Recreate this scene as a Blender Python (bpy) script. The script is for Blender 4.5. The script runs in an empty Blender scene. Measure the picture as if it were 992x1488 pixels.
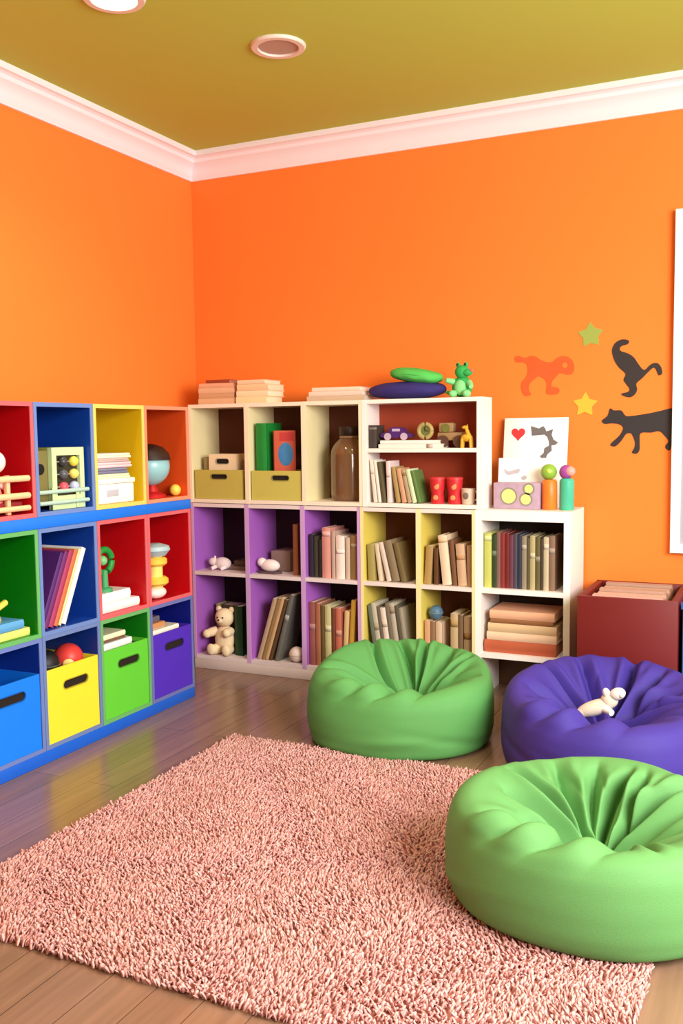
import bpy, bmesh, math, random
import numpy as np
from mathutils import Vector, Matrix
random.seed(7)
SC = bpy.context.scene
COL = SC.collection
PI = math.pi

# ------------------------------------------------------------------ materials
def lin(c):
    c = c / 255.0
    return c / 12.92 if c <= 0.04045 else ((c + 0.055) / 1.055) ** 2.4
def L3(rgb):
    return (lin(rgb[0]), lin(rgb[1]), lin(rgb[2]), 1.0)
_mats = {}
def mat(rgb, rough=0.55, var=0.06, scale=9.0, bump=0.0, bscale=200.0, spec=0.4, name=None):
    key = (tuple(rgb), rough, var, scale, bump, bscale, spec)
    if key in _mats:
        return _mats[key]
    m = bpy.data.materials.new(name or 'paint_%d_%d_%d' % tuple(rgb))
    m.use_nodes = True
    nt = m.node_tree
    b = nt.nodes['Principled BSDF']
    tc = nt.nodes.new('ShaderNodeTexCoord')
    nz = nt.nodes.new('ShaderNodeTexNoise')
    nz.inputs['Scale'].default_value = scale
    nz.inputs['Detail'].default_value = 3
    nt.links.new(tc.outputs['Object'], nz.inputs['Vector'])
    mx = nt.nodes.new('ShaderNodeMix'); mx.data_type = 'RGBA'
    c = L3(rgb)
    mx.inputs[6].default_value = tuple(x * (1 - var) for x in c[:3]) + (1,)
    mx.inputs[7].default_value = tuple(min(1, x * (1 + var)) for x in c[:3]) + (1,)
    nt.links.new(nz.outputs['Fac'], mx.inputs[0])
    nt.links.new(mx.outputs[2], b.inputs['Base Color'])
    b.inputs['Roughness'].default_value = rough
    b.inputs['Specular IOR Level'].default_value = spec
    if bump:
        n2 = nt.nodes.new('ShaderNodeTexNoise')
        n2.inputs['Scale'].default_value = bscale
        nt.links.new(tc.outputs['Object'], n2.inputs['Vector'])
        bp = nt.nodes.new('ShaderNodeBump')
        bp.inputs['Strength'].default_value = bump
        bp.inputs['Distance'].default_value = 0.004
        nt.links.new(n2.outputs['Fac'], bp.inputs['Height'])
        nt.links.new(bp.outputs['Normal'], b.inputs['Normal'])
    _mats[key] = m
    return m
def wall_mat(rgb, name):
    return mat(rgb, 0.75, 0.025, 1.3, 0.12, 320, 0.25, name)
def floor_mat():
    m = bpy.data.materials.new('oak_planks'); m.use_nodes = True
    nt = m.node_tree; b = nt.nodes['Principled BSDF']
    tc = nt.nodes.new('ShaderNodeTexCoord')
    mp = nt.nodes.new('ShaderNodeMapping'); mp.inputs['Rotation'].default_value = (0, 0, PI / 2)
    nt.links.new(tc.outputs['Object'], mp.inputs['Vector'])
    br = nt.nodes.new('ShaderNodeTexBrick')
    br.inputs['Scale'].default_value = 1.0
    br.inputs['Brick Width'].default_value = 1.3
    br.inputs['Row Height'].default_value = 0.13
    br.inputs['Mortar Size'].default_value = 0.0012
    br.inputs['Color1'].default_value = L3(FLOOR_A)
    br.inputs['Color2'].default_value = L3(FLOOR_B)
    br.inputs['Mortar'].default_value = L3((70, 50, 38))
    nt.links.new(mp.outputs['Vector'], br.inputs['Vector'])
    m2 = nt.nodes.new('ShaderNodeMapping'); m2.inputs['Scale'].default_value = (38, 2.2, 1)
    nt.links.new(tc.outputs['Object'], m2.inputs['Vector'])
    nz = nt.nodes.new('ShaderNodeTexNoise'); nz.inputs['Scale'].default_value = 1.0; nz.inputs['Detail'].default_value = 6
    nt.links.new(m2.outputs['Vector'], nz.inputs['Vector'])
    mr = nt.nodes.new('ShaderNodeMapRange')
    mr.inputs['From Min'].default_value = 0.3; mr.inputs['From Max'].default_value = 0.7
    mr.inputs['To Min'].default_value = 0.82; mr.inputs['To Max'].default_value = 1.12
    nt.links.new(nz.outputs['Fac'], mr.inputs['Value'])
    mul = nt.nodes.new('ShaderNodeVectorMath'); mul.operation = 'SCALE'
    nt.links.new(br.outputs['Color'], mul.inputs[0]); nt.links.new(mr.outputs['Result'], mul.inputs['Scale'])
    nt.links.new(mul.outputs['Vector'], b.inputs['Base Color'])
    b.inputs['Roughness'].default_value = 0.24
    b.inputs['Specular IOR Level'].default_value = 0.55
    return m
def pile_mat(base, light):
    m = bpy.data.materials.new('shag_pile'); m.use_nodes = True
    nt = m.node_tree; b = nt.nodes['Principled BSDF']
    g = nt.nodes.new('ShaderNodeNewGeometry')
    mx = nt.nodes.new('ShaderNodeMix'); mx.data_type = 'RGBA'
    mx.inputs[6].default_value = L3(base); mx.inputs[7].default_value = L3(light)
    nt.links.new(g.outputs['Random Per Island'], mx.inputs[0])
    nt.links.new(mx.outputs[2], b.inputs['Base Color'])
    b.inputs['Roughness'].default_value = 0.9
    b.inputs['Specular IOR Level'].default_value = 0.1
    return m
def glass_mat(rgb):
    m = bpy.data.materials.new('jar_glass'); m.use_nodes = True
    b = m.node_tree.nodes['Principled BSDF']
    b.inputs['Base Color'].default_value = L3(rgb)
    b.inputs['Transmission Weight'].default_value = 0.9
    b.inputs['Roughness'].default_value = 0.06
    b.inputs['IOR'].default_value = 1.35
    return m
def emit_mat(rgb, s):
    m = bpy.data.materials.new('lamp_lens'); m.use_nodes = True
    b = m.node_tree.nodes['Principled BSDF']
    b.inputs['Emission Color'].default_value = L3(rgb)
    b.inputs['Emission Strength'].default_value = s
    return m
FLOOR_A, FLOOR_B = (144, 110, 88), (131, 99, 79)
WHITE = (238, 230, 226)
def mixc(c, k, w=(255, 250, 250)):
    return tuple(int(a + (b - a) * k) for a, b in zip(c, w))

# ------------------------------------------------------------------ geometry
def BM(): return bmesh.new()
def box(bm, x0, x1, y0, y1, z0, z1, bev=0.0, seg=2):
    r = bmesh.ops.create_cube(bm, size=1.0)
    vs = r['verts']
    for v in vs:
        v.co = Vector((x0 + (v.co.x + .5) * (x1 - x0), y0 + (v.co.y + .5) * (y1 - y0), z0 + (v.co.z + .5) * (z1 - z0)))
    if bev:
        es = {e for v in vs for e in v.link_edges}
        r = bmesh.ops.bevel(bm, geom=list(es), offset=bev, segments=seg, affect='EDGES', profile=0.5)
        return r['verts']
    return vs
def sph(bm, c, r, sc=(1, 1, 1), u=20, v=12, rot=None):
    o = bmesh.ops.create_uvsphere(bm, u_segments=u, v_segments=v, radius=r)
    for p in o['verts']:
        q = Vector((p.co.x * sc[0], p.co.y * sc[1], p.co.z * sc[2]))
        if rot is not None: q = rot @ q
        p.co = q + Vector(c)
    return o['verts']
def tube(bm, pts, rad, seg=10):
    """swept tube through pts; rad number or list"""
    pts = [Vector(p) for p in pts]; n = len(pts)
    rad = [rad] * n if not isinstance(rad, (list, tuple)) else rad
    rings = []; ref = None
    for i, p in enumerate(pts):
        t = (pts[min(i + 1, n - 1)] - pts[max(i - 1, 0)]).normalized()
        if ref is None:
            ref = Vector((0, 0, 1)) if abs(t.z) < .9 else Vector((1, 0, 0))
        a = t.cross(ref).normalized(); b = t.cross(a).normalized()
        rings.append([bm.verts.new(p + (a * math.cos(2 * PI * k / seg) + b * math.sin(2 * PI * k / seg)) * rad[i]) for k in range(seg)])
        ref = b if False else ref
    for i in range(n - 1):
        for k in range(seg):
            bm.faces.new((rings[i][k], rings[i][(k + 1) % seg], rings[i + 1][(k + 1) % seg], rings[i + 1][k]))
    bm.faces.new(rings[0]); bm.faces.new(rings[-1])
def lathe(bm, prof, c=(0, 0, 0), seg=28):
    rings = []
    for r, z in prof:
        if r <= 1e-5:
            rings.append([bm.verts.new((c[0], c[1], c[2] + z))])
        else:
            rings.append([bm.verts.new((c[0] + r * math.cos(2 * PI * k / seg), c[1] + r * math.sin(2 * PI * k / seg), c[2] + z)) for k in range(seg)])
    for a, b in zip(rings[:-1], rings[1:]):
        for k in range(seg):
            k2 = (k + 1) % seg
            if len(a) == 1 and len(b) == 1: continue
            if len(a) == 1: bm.faces.new((a[0], b[k], b[k2]))
            elif len(b) == 1: bm.faces.new((a[k], a[k2], b[0]))
            else: bm.faces.new((a[k], a[k2], b[k2], b[k]))
def prism(bm, outer, y0, y1, holes=()):
    """polygon in x/z extruded along y, with holes"""
    edges = []
    for loop in [outer] + list(holes):
        vs = [bm.verts.new((x, y0, z)) for x, z in loop]
        edges += [bm.edges.new((vs[i], vs[(i + 1) % len(vs)])) for i in range(len(vs))]
    r = bmesh.ops.triangle_fill(bm, use_beauty=True, use_dissolve=False, edges=edges)
    fs = [f for f in r['geom'] if isinstance(f, bmesh.types.BMFace)]
    r = bmesh.ops.extrude_face_region(bm, geom=fs)
    for g in r['geom']:
        if isinstance(g, bmesh.types.BMVert): g.co.y += (y1 - y0)
def smooth_loop(pts, n=3):
    """Catmull-Rom through a closed list of 2-D points"""
    out = []; N = len(pts)
    for i in range(N):
        p0, p1, p2, p3 = (pts[(i + j - 1) % N] for j in range(4))
        for k in range(n):
            t = k / n
            out.append(tuple(0.5 * ((2 * p1[a]) + (-p0[a] + p2[a]) * t + (2 * p0[a] - 5 * p1[a] + 4 * p2[a] - p3[a]) * t * t
                       + (-p0[a] + 3 * p1[a] - 3 * p2[a] + p3[a]) * t ** 3) for a in (0, 1)))
    return out
def stadium(cx, cz, w, h, n=8):
    r = h / 2; o = []
    for k in range(n + 1):
        a = -PI / 2 + PI * k / n; o.append((cx + w / 2 - r + r * math.cos(a), cz + r * math.sin(a)))
    for k in range(n + 1):
        a = PI / 2 + PI * k / n; o.append((cx - w / 2 + r + r * math.cos(a), cz + r * math.sin(a)))
    return o
def obj(name, bm, m, parent=None, smooth=True, kind=None, ang=38):
    bmesh.ops.remove_doubles(bm, verts=bm.verts, dist=1e-6)
    bmesh.ops.recalc_face_normals(bm, faces=bm.faces)
    me = bpy.data.meshes.new(name); bm.to_mesh(me); bm.free()
    if smooth:
        for p in me.polygons: p.use_smooth = True
        me.set_sharp_from_angle(angle=math.radians(ang))
    me.materials.append(m)
    o = bpy.data.objects.new(name, me); COL.objects.link(o)
    if parent is not None: o.parent = parent
    if kind: o['kind'] = kind
    return o
def tag(o, label, cat, group=None, kind=None):
    o['label'] = label; o['category'] = cat
    if group: o['group'] = group
    if kind: o['kind'] = kind
    return o
def thing(name, label, cat, loc=(0, 0, 0), rz=0.0, group=None, ry=0.0, rx=0.0):
    o = bpy.data.objects.new(name, None); COL.objects.link(o)
    o.empty_display_size = 0.05
    o.location = loc; o.rotation_euler = (rx, ry, rz)
    return tag(o, label, cat, group)
FX, FY = 0.505, -0.335            # front planes of the left-hand and the back-wall shelving
def at(F, s, d, z):
    """(location, turn) of a thing standing in the left ('L') or back-wall ('R') shelving: s along it, d in from its front, z up"""
    return ((FX - d, s, z), PI / 2) if F == 'L' else ((s, FY + d, z), 0.0)

# ------------------------------------------------------------------ setting
def plane(name, pts, m):
    bm = BM(); bm.faces.new([bm.verts.new(p) for p in pts])
    me = bpy.data.meshes.new(name); bm.to_mesh(me); bm.free(); me.materials.append(m)
    o = bpy.data.objects.new(name, me); COL.objects.link(o); o['kind'] = 'structure'
    return o
XR, YF, HC = 4.7, -5.6, 2.88
def slab(name, x0, x1, y0, y1, z0, z1, m):
    bm = BM(); box(bm, x0, x1, y0, y1, z0, z1)
    o = obj(name, bm, m, smooth=False, kind='structure'); return o
ORANGE = (245, 130, 52)
slab('floor', -.1, XR, YF, .1, -.1, 0, floor_mat())
slab('ceiling', -.1, XR, YF, .1, HC, HC + .1, wall_mat((182, 196, 84), 'ceiling_paint'))
slab('wall_front_unseen', -.1, XR, YF - .1, YF, 0, HC, wall_mat((158, 130, 110), 'taupe_fill_cut_paint'))  # unseen wall behind the camera, added and toned to cut frontal fill light
slab('wall_left', -.1, 0, YF, .1, 0, HC, wall_mat(ORANGE, 'orange_wall_paint'))
slab('wall_back', 0, XR, 0, .1, 0, HC, wall_mat(ORANGE, 'orange_wall_paint'))
prof = [(0, 2.742), (.010, 2.742), (.016, 2.756), (.022, 2.766), (.026, 2.782), (.036, 2.800), (.052, 2.816), (.066, 2.826), (.072, 2.842), (.084, 2.850), (.098, 2.853), (.1, 2.868), (.1, HC), (0, HC)]
for nm, side in (('trim_1', 0), ('trim_2', 1)):
    bm = BM(); A = []; B = []
    for o_, z in prof:
        if side == 0: A.append(bm.verts.new((o_, YF, z))); B.append(bm.verts.new((o_, -o_, z)))
        else: A.append(bm.verts.new((o_, -o_, z))); B.append(bm.verts.new((XR, -o_, z)))
    n = len(prof)
    for i in range(n): bm.faces.new((A[i], A[(i + 1) % n], B[(i + 1) % n], B[i]))
    bm.faces.new(A); bm.faces.new(B)
    obj(nm, bm, mat((240, 236, 242), .45, .02), kind='structure', ang=20)

bm = BM(); box(bm, .0005, XR, -.015, 0, 0, .13, .004); obj('baseboard_back', bm, mat((104, 68, 42), .5, .15, 14), kind='structure')
bm = BM(); box(bm, 0, .015, YF, -.0155, 0, .13, .004); obj('baseboard_left', bm, mat((104, 68, 42), .5, .15, 14), kind='structure')
# recessed lights
for (x, y, lit, lab) in ((0.887, -1.783, True, 'lit round recessed ceiling light at top edge of photo'), (1.208, -1.139, False, 'unlit grey round recessed ceiling light nearer the room corner')):
    t = thing('recessed_light', lab, 'ceiling light', (x, y, HC), group='recessed ceiling lights')
    bm = BM(); lathe(bm, [(.082, -.001), (.085, -.012), (.108, -.012), (.114, -.004), (.114, 0), (.082, 0), (.082, -.001)], seg=40)
    obj('trim_ring', bm, mat((225, 212, 200), .5, .03), t)
    bm = BM(); lathe(bm, [(0, -.004), (.083, -.004), (.083, 0), (0, 0)], seg=40)
    obj('lens', bm, emit_mat((255, 244, 225), 6) if lit else mat((176, 154, 142), .6), t)

# ------------------------------------------------------------------ rug
RX0, RX1, RY0, RY1 = 1.02, 2.87, -2.93, -1.30
rug = thing('shag_rug', 'large pink shag rug lying on the wooden floor', 'rug', (RX0, RY0, 0))
RW, RH = RX1 - RX0, RY1 - RY0
bm = BM(); box(bm, .012, RW - .012, .012, RH - .012, 0, .007, .003); obj('backing', bm, mat((170, 104, 90), .9), rug)
rng = np.random.default_rng(3)
sp = 0.0088
gx, gy = np.meshgrid(np.arange(.004, RW, sp), np.arange(.004, RH, sp))
px = (gx + rng.uniform(-.5, .5, gx.shape) * sp).ravel(); py = (gy + rng.uniform(-.5, .5, gy.shape) * sp).ravel()
N = len(px)
# locks lean in slow swirls plus their own scatter
ang = 2.2 * np.sin(px * 7.1 + 1.3 * np.sin(py * 5.3)) + 1.7 * np.cos(py * 6.7 + px * 3.1) + rng.normal(0, 1.1, N)
lean = rng.uniform(.004, .015, N); hgt = rng.uniform(.013, .021, N); rad = rng.uniform(.0042, .0064, N)
vt = np.zeros((N, 10, 3)); 
for k in range(3):
    a = 2 * PI * k / 3 + rng.uniform(0, 2, N)
    for lv, (rr, zz, ll) in enumerate(((.7, .0, .0), (1.0, .45, .3), (.75, .85, .75))):
        vt[:, lv * 3 + k, 0] = px + rr * rad * np.cos(a) + ll * lean * np.cos(ang)
        vt[:, lv * 3 + k, 1] = py + rr * rad * np.sin(a) + ll * lean * np.sin(ang)
        vt[:, lv * 3 + k, 2] = .005 + zz * hgt
vt[:, 9, 0] = px + lean * np.cos(ang); vt[:, 9, 1] = py + lean * np.sin(ang); vt[:, 9, 2] = .005 + hgt
tri = []
for lv in (0, 3):
    for k in range(3):
        a, b = lv + k, lv + (k + 1) % 3
        tri += [(a, b, b + 3), (a, b + 3, a + 3)]
tri += [(6 + k, 6 + (k + 1) % 3, 9) for k in range(3)]
tri = np.array(tri)
F_ = (np.arange(N)[:, None, None] * 10 + tri[None]).reshape(-1, 3)
me = bpy.data.meshes.new('pile')
me.vertices.add(N * 10); me.vertices.foreach_set('co', vt.astype(np.float32).ravel())
me.loops.add(F_.size); me.loops.foreach_set('vertex_index', F_.astype(np.int32).ravel())
me.polygons.add(len(F_)); me.polygons.foreach_set('loop_start', np.arange(0, F_.size, 3, dtype=np.int32))
me.polygons.foreach_set('use_smooth', np.ones(len(F_), dtype=bool))
me.update(calc_edges=True)
me.materials.append(pile_mat((202, 142, 136), (226, 182, 177)))
o = bpy.data.objects.new('pile', me); COL.objects.link(o); o.parent = rug; o['kind'] = 'stuff'

# ------------------------------------------------------------------ bean bags
def bean_bag(label, cx, cy, R, hf, hb, face, rgb, seed, dim=(0.0, 0.06), z=0.0, group=None, folds=((-.80, .010, .036), (-.42, .025, .044), (.05, .03, .024))):
    """face: direction (rad) of the low front lip; hf/hb rim heights front/back; dim: shift of the sunken seat"""
    rs = np.random.default_rng(seed)
    nu, nphi = 150, 300
    P = np.array([(0, 0), (.5, 0), (.86, .0), (.945, .055), (.985, .20), (1.0, .42), (.995, .64), (.972, .83), (.925, .95), (.85, 1.0), (.75, .97), (.63, .875), (.50, .735), (.37, .59), (.23, .44), (.11, .37), (0, .355)])
    seg = np.r_[0, np.cumsum(np.hypot(np.diff(P[:, 0]), np.diff(P[:, 1]) * .8))]; seg /= seg[-1]
    uu = np.linspace(0, 1, nu)
    def cr(q):
        out = np.zeros_like(uu)
        tang = np.gradient(q, seg)
        idx = np.clip(np.searchsorted(seg, uu, side='right') - 1, 0, len(seg) - 2)
        h = seg[idx + 1] - seg[idx]; t = (uu - seg[idx]) / h
        return (2 * t**3 - 3 * t**2 + 1) * q[idx] + (t**3 - 2 * t**2 + t) * h * tang[idx] + (-2 * t**3 + 3 * t**2) * q[idx + 1] + (t**3 - t**2) * h * tang[idx + 1]
    pr, pz = np.maximum(cr(P[:, 0]), 0), np.maximum(cr(P[:, 1]), 0)
    phi = np.linspace(0, 2 * PI, nphi, endpoint=False)
    U_, PH = np.meshgrid(uu, phi, indexing='ij')
    Rr, Zz = np.repeat(pr[:, None], nphi, 1), np.repeat(pz[:, None], nphi, 1)
    urim = uu[np.argmax(pz)]
    H = hf + (hb - hf) * (0.5 - 0.5 * np.cos(PH - face))
    top = np.clip((U_ - urim * .72) / (1 - urim * .72), 0, 1)
    # a rather lopsided plan and a sunken seat set back from the middle
    lop = 1 + .025 * np.sin(2 * PH + rs.uniform(0, 6)) + .018 * np.sin(3 * PH + rs.uniform(0, 6))
    sh = top ** 1.3
    def pos(rad_off, nrm_z):
        X = (Rr * lop * R + rad_off) * np.cos(PH) + sh * dim[0]
        Y = (Rr * lop * R + rad_off) * np.sin(PH) + sh * dim[1]
        Z = Zz * H + nrm_z
        return X, Y, Z
    # profile normal in (r, z)
    dr, dz = np.gradient(pr * R, uu), np.gradient(pz * (hf + hb) / 2, uu)
    ln = np.hypot(dr, dz) + 1e-9
    nr, nz = (dz / ln)[:, None], (-dr / ln)[:, None]
    D = np.zeros_like(U_)
    wrap = lambda a: (a + PI) % (2 * PI) - PI
    # gathers: sharp creases that run out of the seat over the rim, with a roll of cloth beside each
    def crease(b, depth, sg, u0, u1, bend, roll=.5):
        w = np.clip((U_ - u0) / .13, 0, 1) * np.clip((u1 - U_) / .10, 0, 1); w = w * w * (3 - 2 * w)
        a = wrap(PH - b - bend * (U_ - .75))
        s = sg * (1 + 1.2 * np.clip((U_ - .7) / .3, 0, 1))
        return w * (-depth * np.exp(-np.abs(a) / s) + roll * depth * np.exp(-((np.abs(a) - 2.6 * s) / (1.4 * s)) ** 2))
    bb = 0.0
    while bb < 2 * PI:
        b = bb + rs.uniform(0, 2 * PI)*0 + face
        front = 0.5 + 0.5 * math.cos(b - face)
        if rs.random() > front * .55:
            D += crease(b, rs.uniform(.036, .072) * (1 - .35 * front), rs.uniform(.035, .075), urim - .07 + rs.uniform(0, .08) + .04 * front, rs.uniform(.96, 1.03), rs.uniform(-1.6, 1.6), rs.uniform(.25, .6))
        bb += rs.uniform(.30, .70)
    for b in rs.uniform(0, 2 * PI, 5):
        D += crease(b, rs.uniform(.010, .022), rs.uniform(.025, .04), urim + rs.uniform(.0, .10), rs.uniform(.82, .95), rs.uniform(-1.5, 1.5), .3)
    # slumped folds of loose cloth hanging over the front left of the rim
    for db, uc, amp in folds:
        uc = urim + uc
        b = face + db
        a = wrap(PH - b - 2.2 * (U_ - uc))
        D += amp * np.exp(-(a / .13) ** 2) * np.exp(-((U_ - uc) / .055) ** 2)
        D -= amp * .9 * np.exp(-np.abs(a - .20) / .07) * np.exp(-((U_ - uc - .02) / .075) ** 2)
    # slack lumps round the rim and long soft folds on the side
    for k in range(5):
        f1 = rs.integers(2, 7); D += rs.uniform(.002, .006) * np.sin(f1 * PH + rs.uniform(0, 6) + 3 * U_) * np.exp(-((U_ - .58) / .17) ** 2)
    for k in range(9):
        b = rs.uniform(0, 2 * PI); uc = rs.uniform(.28, .46); sl = rs.uniform(-.10, .10)
        a = wrap(PH - b)
        D += rs.choice([-1, 1]) * rs.uniform(.003, .007) * np.exp(-(a / rs.uniform(.3, .6)) ** 2) * np.exp(-((U_ - uc - sl * a) / .022) ** 2)
    D *= np.clip((U_ - .20) / .08, 0, 1)
    D *= np.clip((1.0 - U_) / .05, 0, 1)
    X, Y, Z = pos(D * nr, D * nz)
    Z = np.maximum(Z, 0)
    me = bpy.data.meshes.new('bean_bag')
    V = np.stack([X, Y, Z], -1)
    verts = V[1:-1].reshape(-1, 3); nr_ = nu - 2
    allv = np.vstack([verts, V[0, 0:1], V[-1].mean(0, keepdims=True)])
    i = np.arange(nr_ - 1)[:, None] * nphi; j = np.arange(nphi)[None]; j2 = (j + 1) % nphi
    q = np.stack([i + j, i + j2, i + nphi + j2, i + nphi + j], -1).reshape(-1, 4)
    c0, c1 = len(verts), len(verts) + 1
    faces = q.tolist() + [(int((k + 1) % nphi), int(k), c0) for k in range(nphi)] + [((nr_ - 1) * nphi + k, (nr_ - 1) * nphi + (k + 1) % nphi, c1) for k in range(nphi)]
    me.from_pydata(allv.tolist(), [], faces); me.update()
    for p in me.polygons: p.use_smooth = True
    me.materials.append(mat(rgb, .62, .05, 5, .25, 500, .25))
    o = bpy.data.objects.new('bean_bag', me); COL.objects.link(o); o.location = (cx, cy, z)
    tag(o, label, 'bean bag', group)
    # stitched piping round the bottom edge
    bm = BM(); pts = []
    k0 = int(np.argmin(np.abs(uu - .27)))
    ring = V[k0]
    for k in range(0, nphi, 3): pts.append(Vector(ring[k]))
    n = len(pts); rg = []
    for k in range(n):
        t = (pts[(k + 1) % n] - pts[k - 1]).normalized(); a = t.cross(Vector((0, 0, 1))).normalized(); b = t.cross(a)
        rg.append([bm.verts.new(pts[k] + (a * math.cos(PI * 2 * q_ / 6) + b * math.sin(PI * 2 * q_ / 6)) * .0025) for q_ in range(6)])
    for k in range(n):
        for q_ in range(6):
            bm.faces.new((rg[k][q_], rg[k][(q_ + 1) % 6], rg[(k + 1) % n][(q_ + 1) % 6], rg[(k + 1) % n][q_]))
    obj('seam', bm, mat(rgb, .62, .05, 5, .25, 500, .25), o)
    return o
GREEN_A, GREEN_B, PURPLE = (90, 153, 84), (97, 152, 87), (66, 50, 142)
bean_bag('green bean bag in front of the purple and yellow book shelves', 1.665, -.975, .390, .265, .345, math.radians(-68), GREEN_A, 11, (.03, .05), group='bean bags')
bean_bag('purple bean bag in front of the dark red crate', 2.535, -1.03, .405, .265, .350, math.radians(-80), PURPLE, 23, (-.02, .05), group='bean bags')
bean_bag('lighter green bean bag on the rug, nearest of the bean bags', 2.665, -2.09, .385, .262, .278, math.radians(-85), GREEN_B, 35, (.02, .05), z=.012, group='bean bags')

# small white plush on the purple bag
t = thing('plush_toy', 'small white plush animal lying on the purple bean bag', 'toy', (2.515, -1.10, .225), rz=math.radians(12), ry=math.radians(-20))
bm = BM()
sph(bm, (0, 0, .03), .034, (2.3, .95, .85)); sph(bm, (.055, 0, .042), .03, (1.1, 1, 1))
obj('body', bm, mat((214, 198, 180), .9, .05, 30, .5, 300), t)
bm = BM(); sph(bm, (.092, -.012, .06), .024, (1.25, 1, .95)); sph(bm, (.055, -.012, .075), .014, (1, .7, 1.4)); sph(bm, (.104, -.03, .056), .010)
obj('head', bm, mat((226, 214, 204), .9, .04, 30, .5, 300), t)
bm = BM(); tube(bm, [(-.06, -.01, .025), (-.09, -.018, .018), (-.105, -.02, .016)], [.02, .016, .012]); obj('leg', bm, mat((238, 226, 220), .9), t)
bm = BM(); tube(bm, [(.03, -.02, .02), (.05, -.05, .008)], [.016, .012]); obj('leg', bm, mat((238, 226, 220), .9), t)

# ------------------------------------------------------------------ left shelving: coloured cubes
PK = .3463; KE = -.8258
def ky(k): return KE - k * PK
def cube(label, k, z0, h, rgb, depth=.40):
    """cube k (1 = next to the corner end): its near edge at ky(k)"""
    loc, rz = at('L', ky(k) + .001, 0, z0)
    w = PK - .002; t_ = .017
    t = thing('storage_cube', label, 'cube shelf', loc, rz, 'coloured storage cubes along the left wall')
    m = mat(rgb, .42, .03)
    e = .004
    bm = BM(); box(bm, 0, t_, e, depth, 0, h); obj('side_panel', bm, m, t, False)
    bm = BM(); box(bm, w - t_, w, e, depth, 0, h); obj('side_panel', bm, m, t, False)
    bm = BM(); box(bm, t_, w - t_, e, depth, h - t_, h); obj('top_panel', bm, m, t, False)
    bm = BM(); box(bm, t_, w - t_, e, depth, 0, t_); obj('bottom_panel', bm, m, t, False)
    bm = BM(); box(bm, t_, w - t_, depth - .008, depth - .001, t_, h - t_); obj('back_panel', bm, m, t, False)
    bm = BM(); prism(bm, [(0, 0), (w, 0), (w, h), (0, h)], 0, e, [[(t_, t_), (w - t_, t_), (w - t_, h - t_), (t_, h - t_)]])
    obj('front_edge', bm, mat(mixc(rgb, .38), .4, .03), t, False)
    return t
RED, BLUE, YEL, ORG, GRN, DBL = (196, 8, 18), (14, 62, 160), (216, 176, 14), (214, 76, 24), (8, 130, 10), (16, 26, 130)
Z1, Z2, Z3 = .0525, .5106, .9855
H1, H2, H3 = .4575, .4275, .4459
# blue plinth and blue ledge
t0y, t1y = ky(4), ky(0)
bm = BM(); box(bm, .11, FX, t0y, t1y, 0, Z1 - .0005, .004)
tag(obj('shelf_plinth', bm, mat((22, 92, 205), .4, .04)), 'blue plinth along the floor under the coloured cubes', 'shelf base')
bm = BM(); box(bm, .105, FX + .004, t0y, t1y, Z2 + H2 + .0005, Z3 - .0005, .004)
tag(obj('shelf_board', bm, mat((22, 116, 232), .4, .04)), 'thick blue board between middle and top rows of coloured cubes', 'shelf board')
cube('red cube in the top row, at left edge of photo', 4, Z3, H3, RED)
cube('blue cube in the top row holding the bead toy', 3, Z3, H3, BLUE)
cube('yellow cube in the top row holding a white stack', 2, Z3, H3, YEL)
cube('orange cube in the top row holding the globe', 1, Z3, H3, ORG)
cube('green cube in the middle row at left edge of photo', 4, Z2, H2, GRN)
cube('blue cube in the middle row holding leaning books', 3, Z2, H2, BLUE)
cube('red cube in the middle row holding white books and green ring toy', 2, Z2, H2, RED)
cube('red cube in the middle row next to the purple shelf', 1, Z2, H2, RED)
cube('blue cube in the bottom row around the bright blue bin', 4, Z1, H1, (14, 48, 150))
cube('blue cube in the bottom row around the yellow bin', 3, Z1, H1, (14, 52, 140))
cube('green cube in the bottom row around the lime bin', 2, Z1, H1, (12, 124, 16))
cube('dark blue cube in the bottom row around the violet bin', 1, Z1, H1, DBL)

def bin_box(name, label, F, s0, z, w, h, depth, rgb, slot, group, d=.0, cat='storage bin', parts=True):
    """open-topped bin; slot = (centre x, centre z, width, height) of the hand hole"""
    loc, rz = at(F, s0, d, z)
    t = thing(name, label, cat, loc, rz, group)
    m = mat(rgb, .6, .04, 12, .1, 250)
    bm = BM(); prism(bm, [(0, 0), (w, 0), (w, h), (0, h)], 0, .006, [stadium(*slot)]); obj('front_panel', bm, m, t)
    bm = BM(); T = .006
    box(bm, 0, T, T, depth, 0, h); box(bm, w - T, w, T, depth, 0, h); box(bm, T, w - T, depth - T, depth, 0, h); box(bm, T, w - T, T, depth - T, 0, T)
    obj('body', bm, m, t, False)
    bm = BM(); box(bm, slot[0] - slot[2] * .62, slot[0] + slot[2] * .62, .0065, .0085, slot[1] - slot[3], min(h - .004, slot[1] + slot[3])); obj('hole_shade', bm, mat((34, 22, 16), .9), t, False)  # dark sheet paints the shade seen through the hand hole
    bm = BM(); prism(bm, stadium(*slot), -.002, .005, [stadium(slot[0], slot[1], slot[2] - .008, slot[3] - .008)]); obj('hand_hole_rim', bm, mat(tuple(int(c * .75) for c in rgb), .5), t)
    return t
bz = Z1 + .0175
gb = 'bins in the bottom row of coloured cubes'
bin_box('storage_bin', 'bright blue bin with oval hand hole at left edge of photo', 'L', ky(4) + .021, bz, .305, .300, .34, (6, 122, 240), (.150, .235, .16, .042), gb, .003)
bin_box('storage_bin', 'yellow bin with oval hand hole and red ball inside', 'L', ky(3) + .021, bz, .305, .300, .34, (240, 216, 50), (.165, .220, .155, .042), gb, .003)
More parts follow.
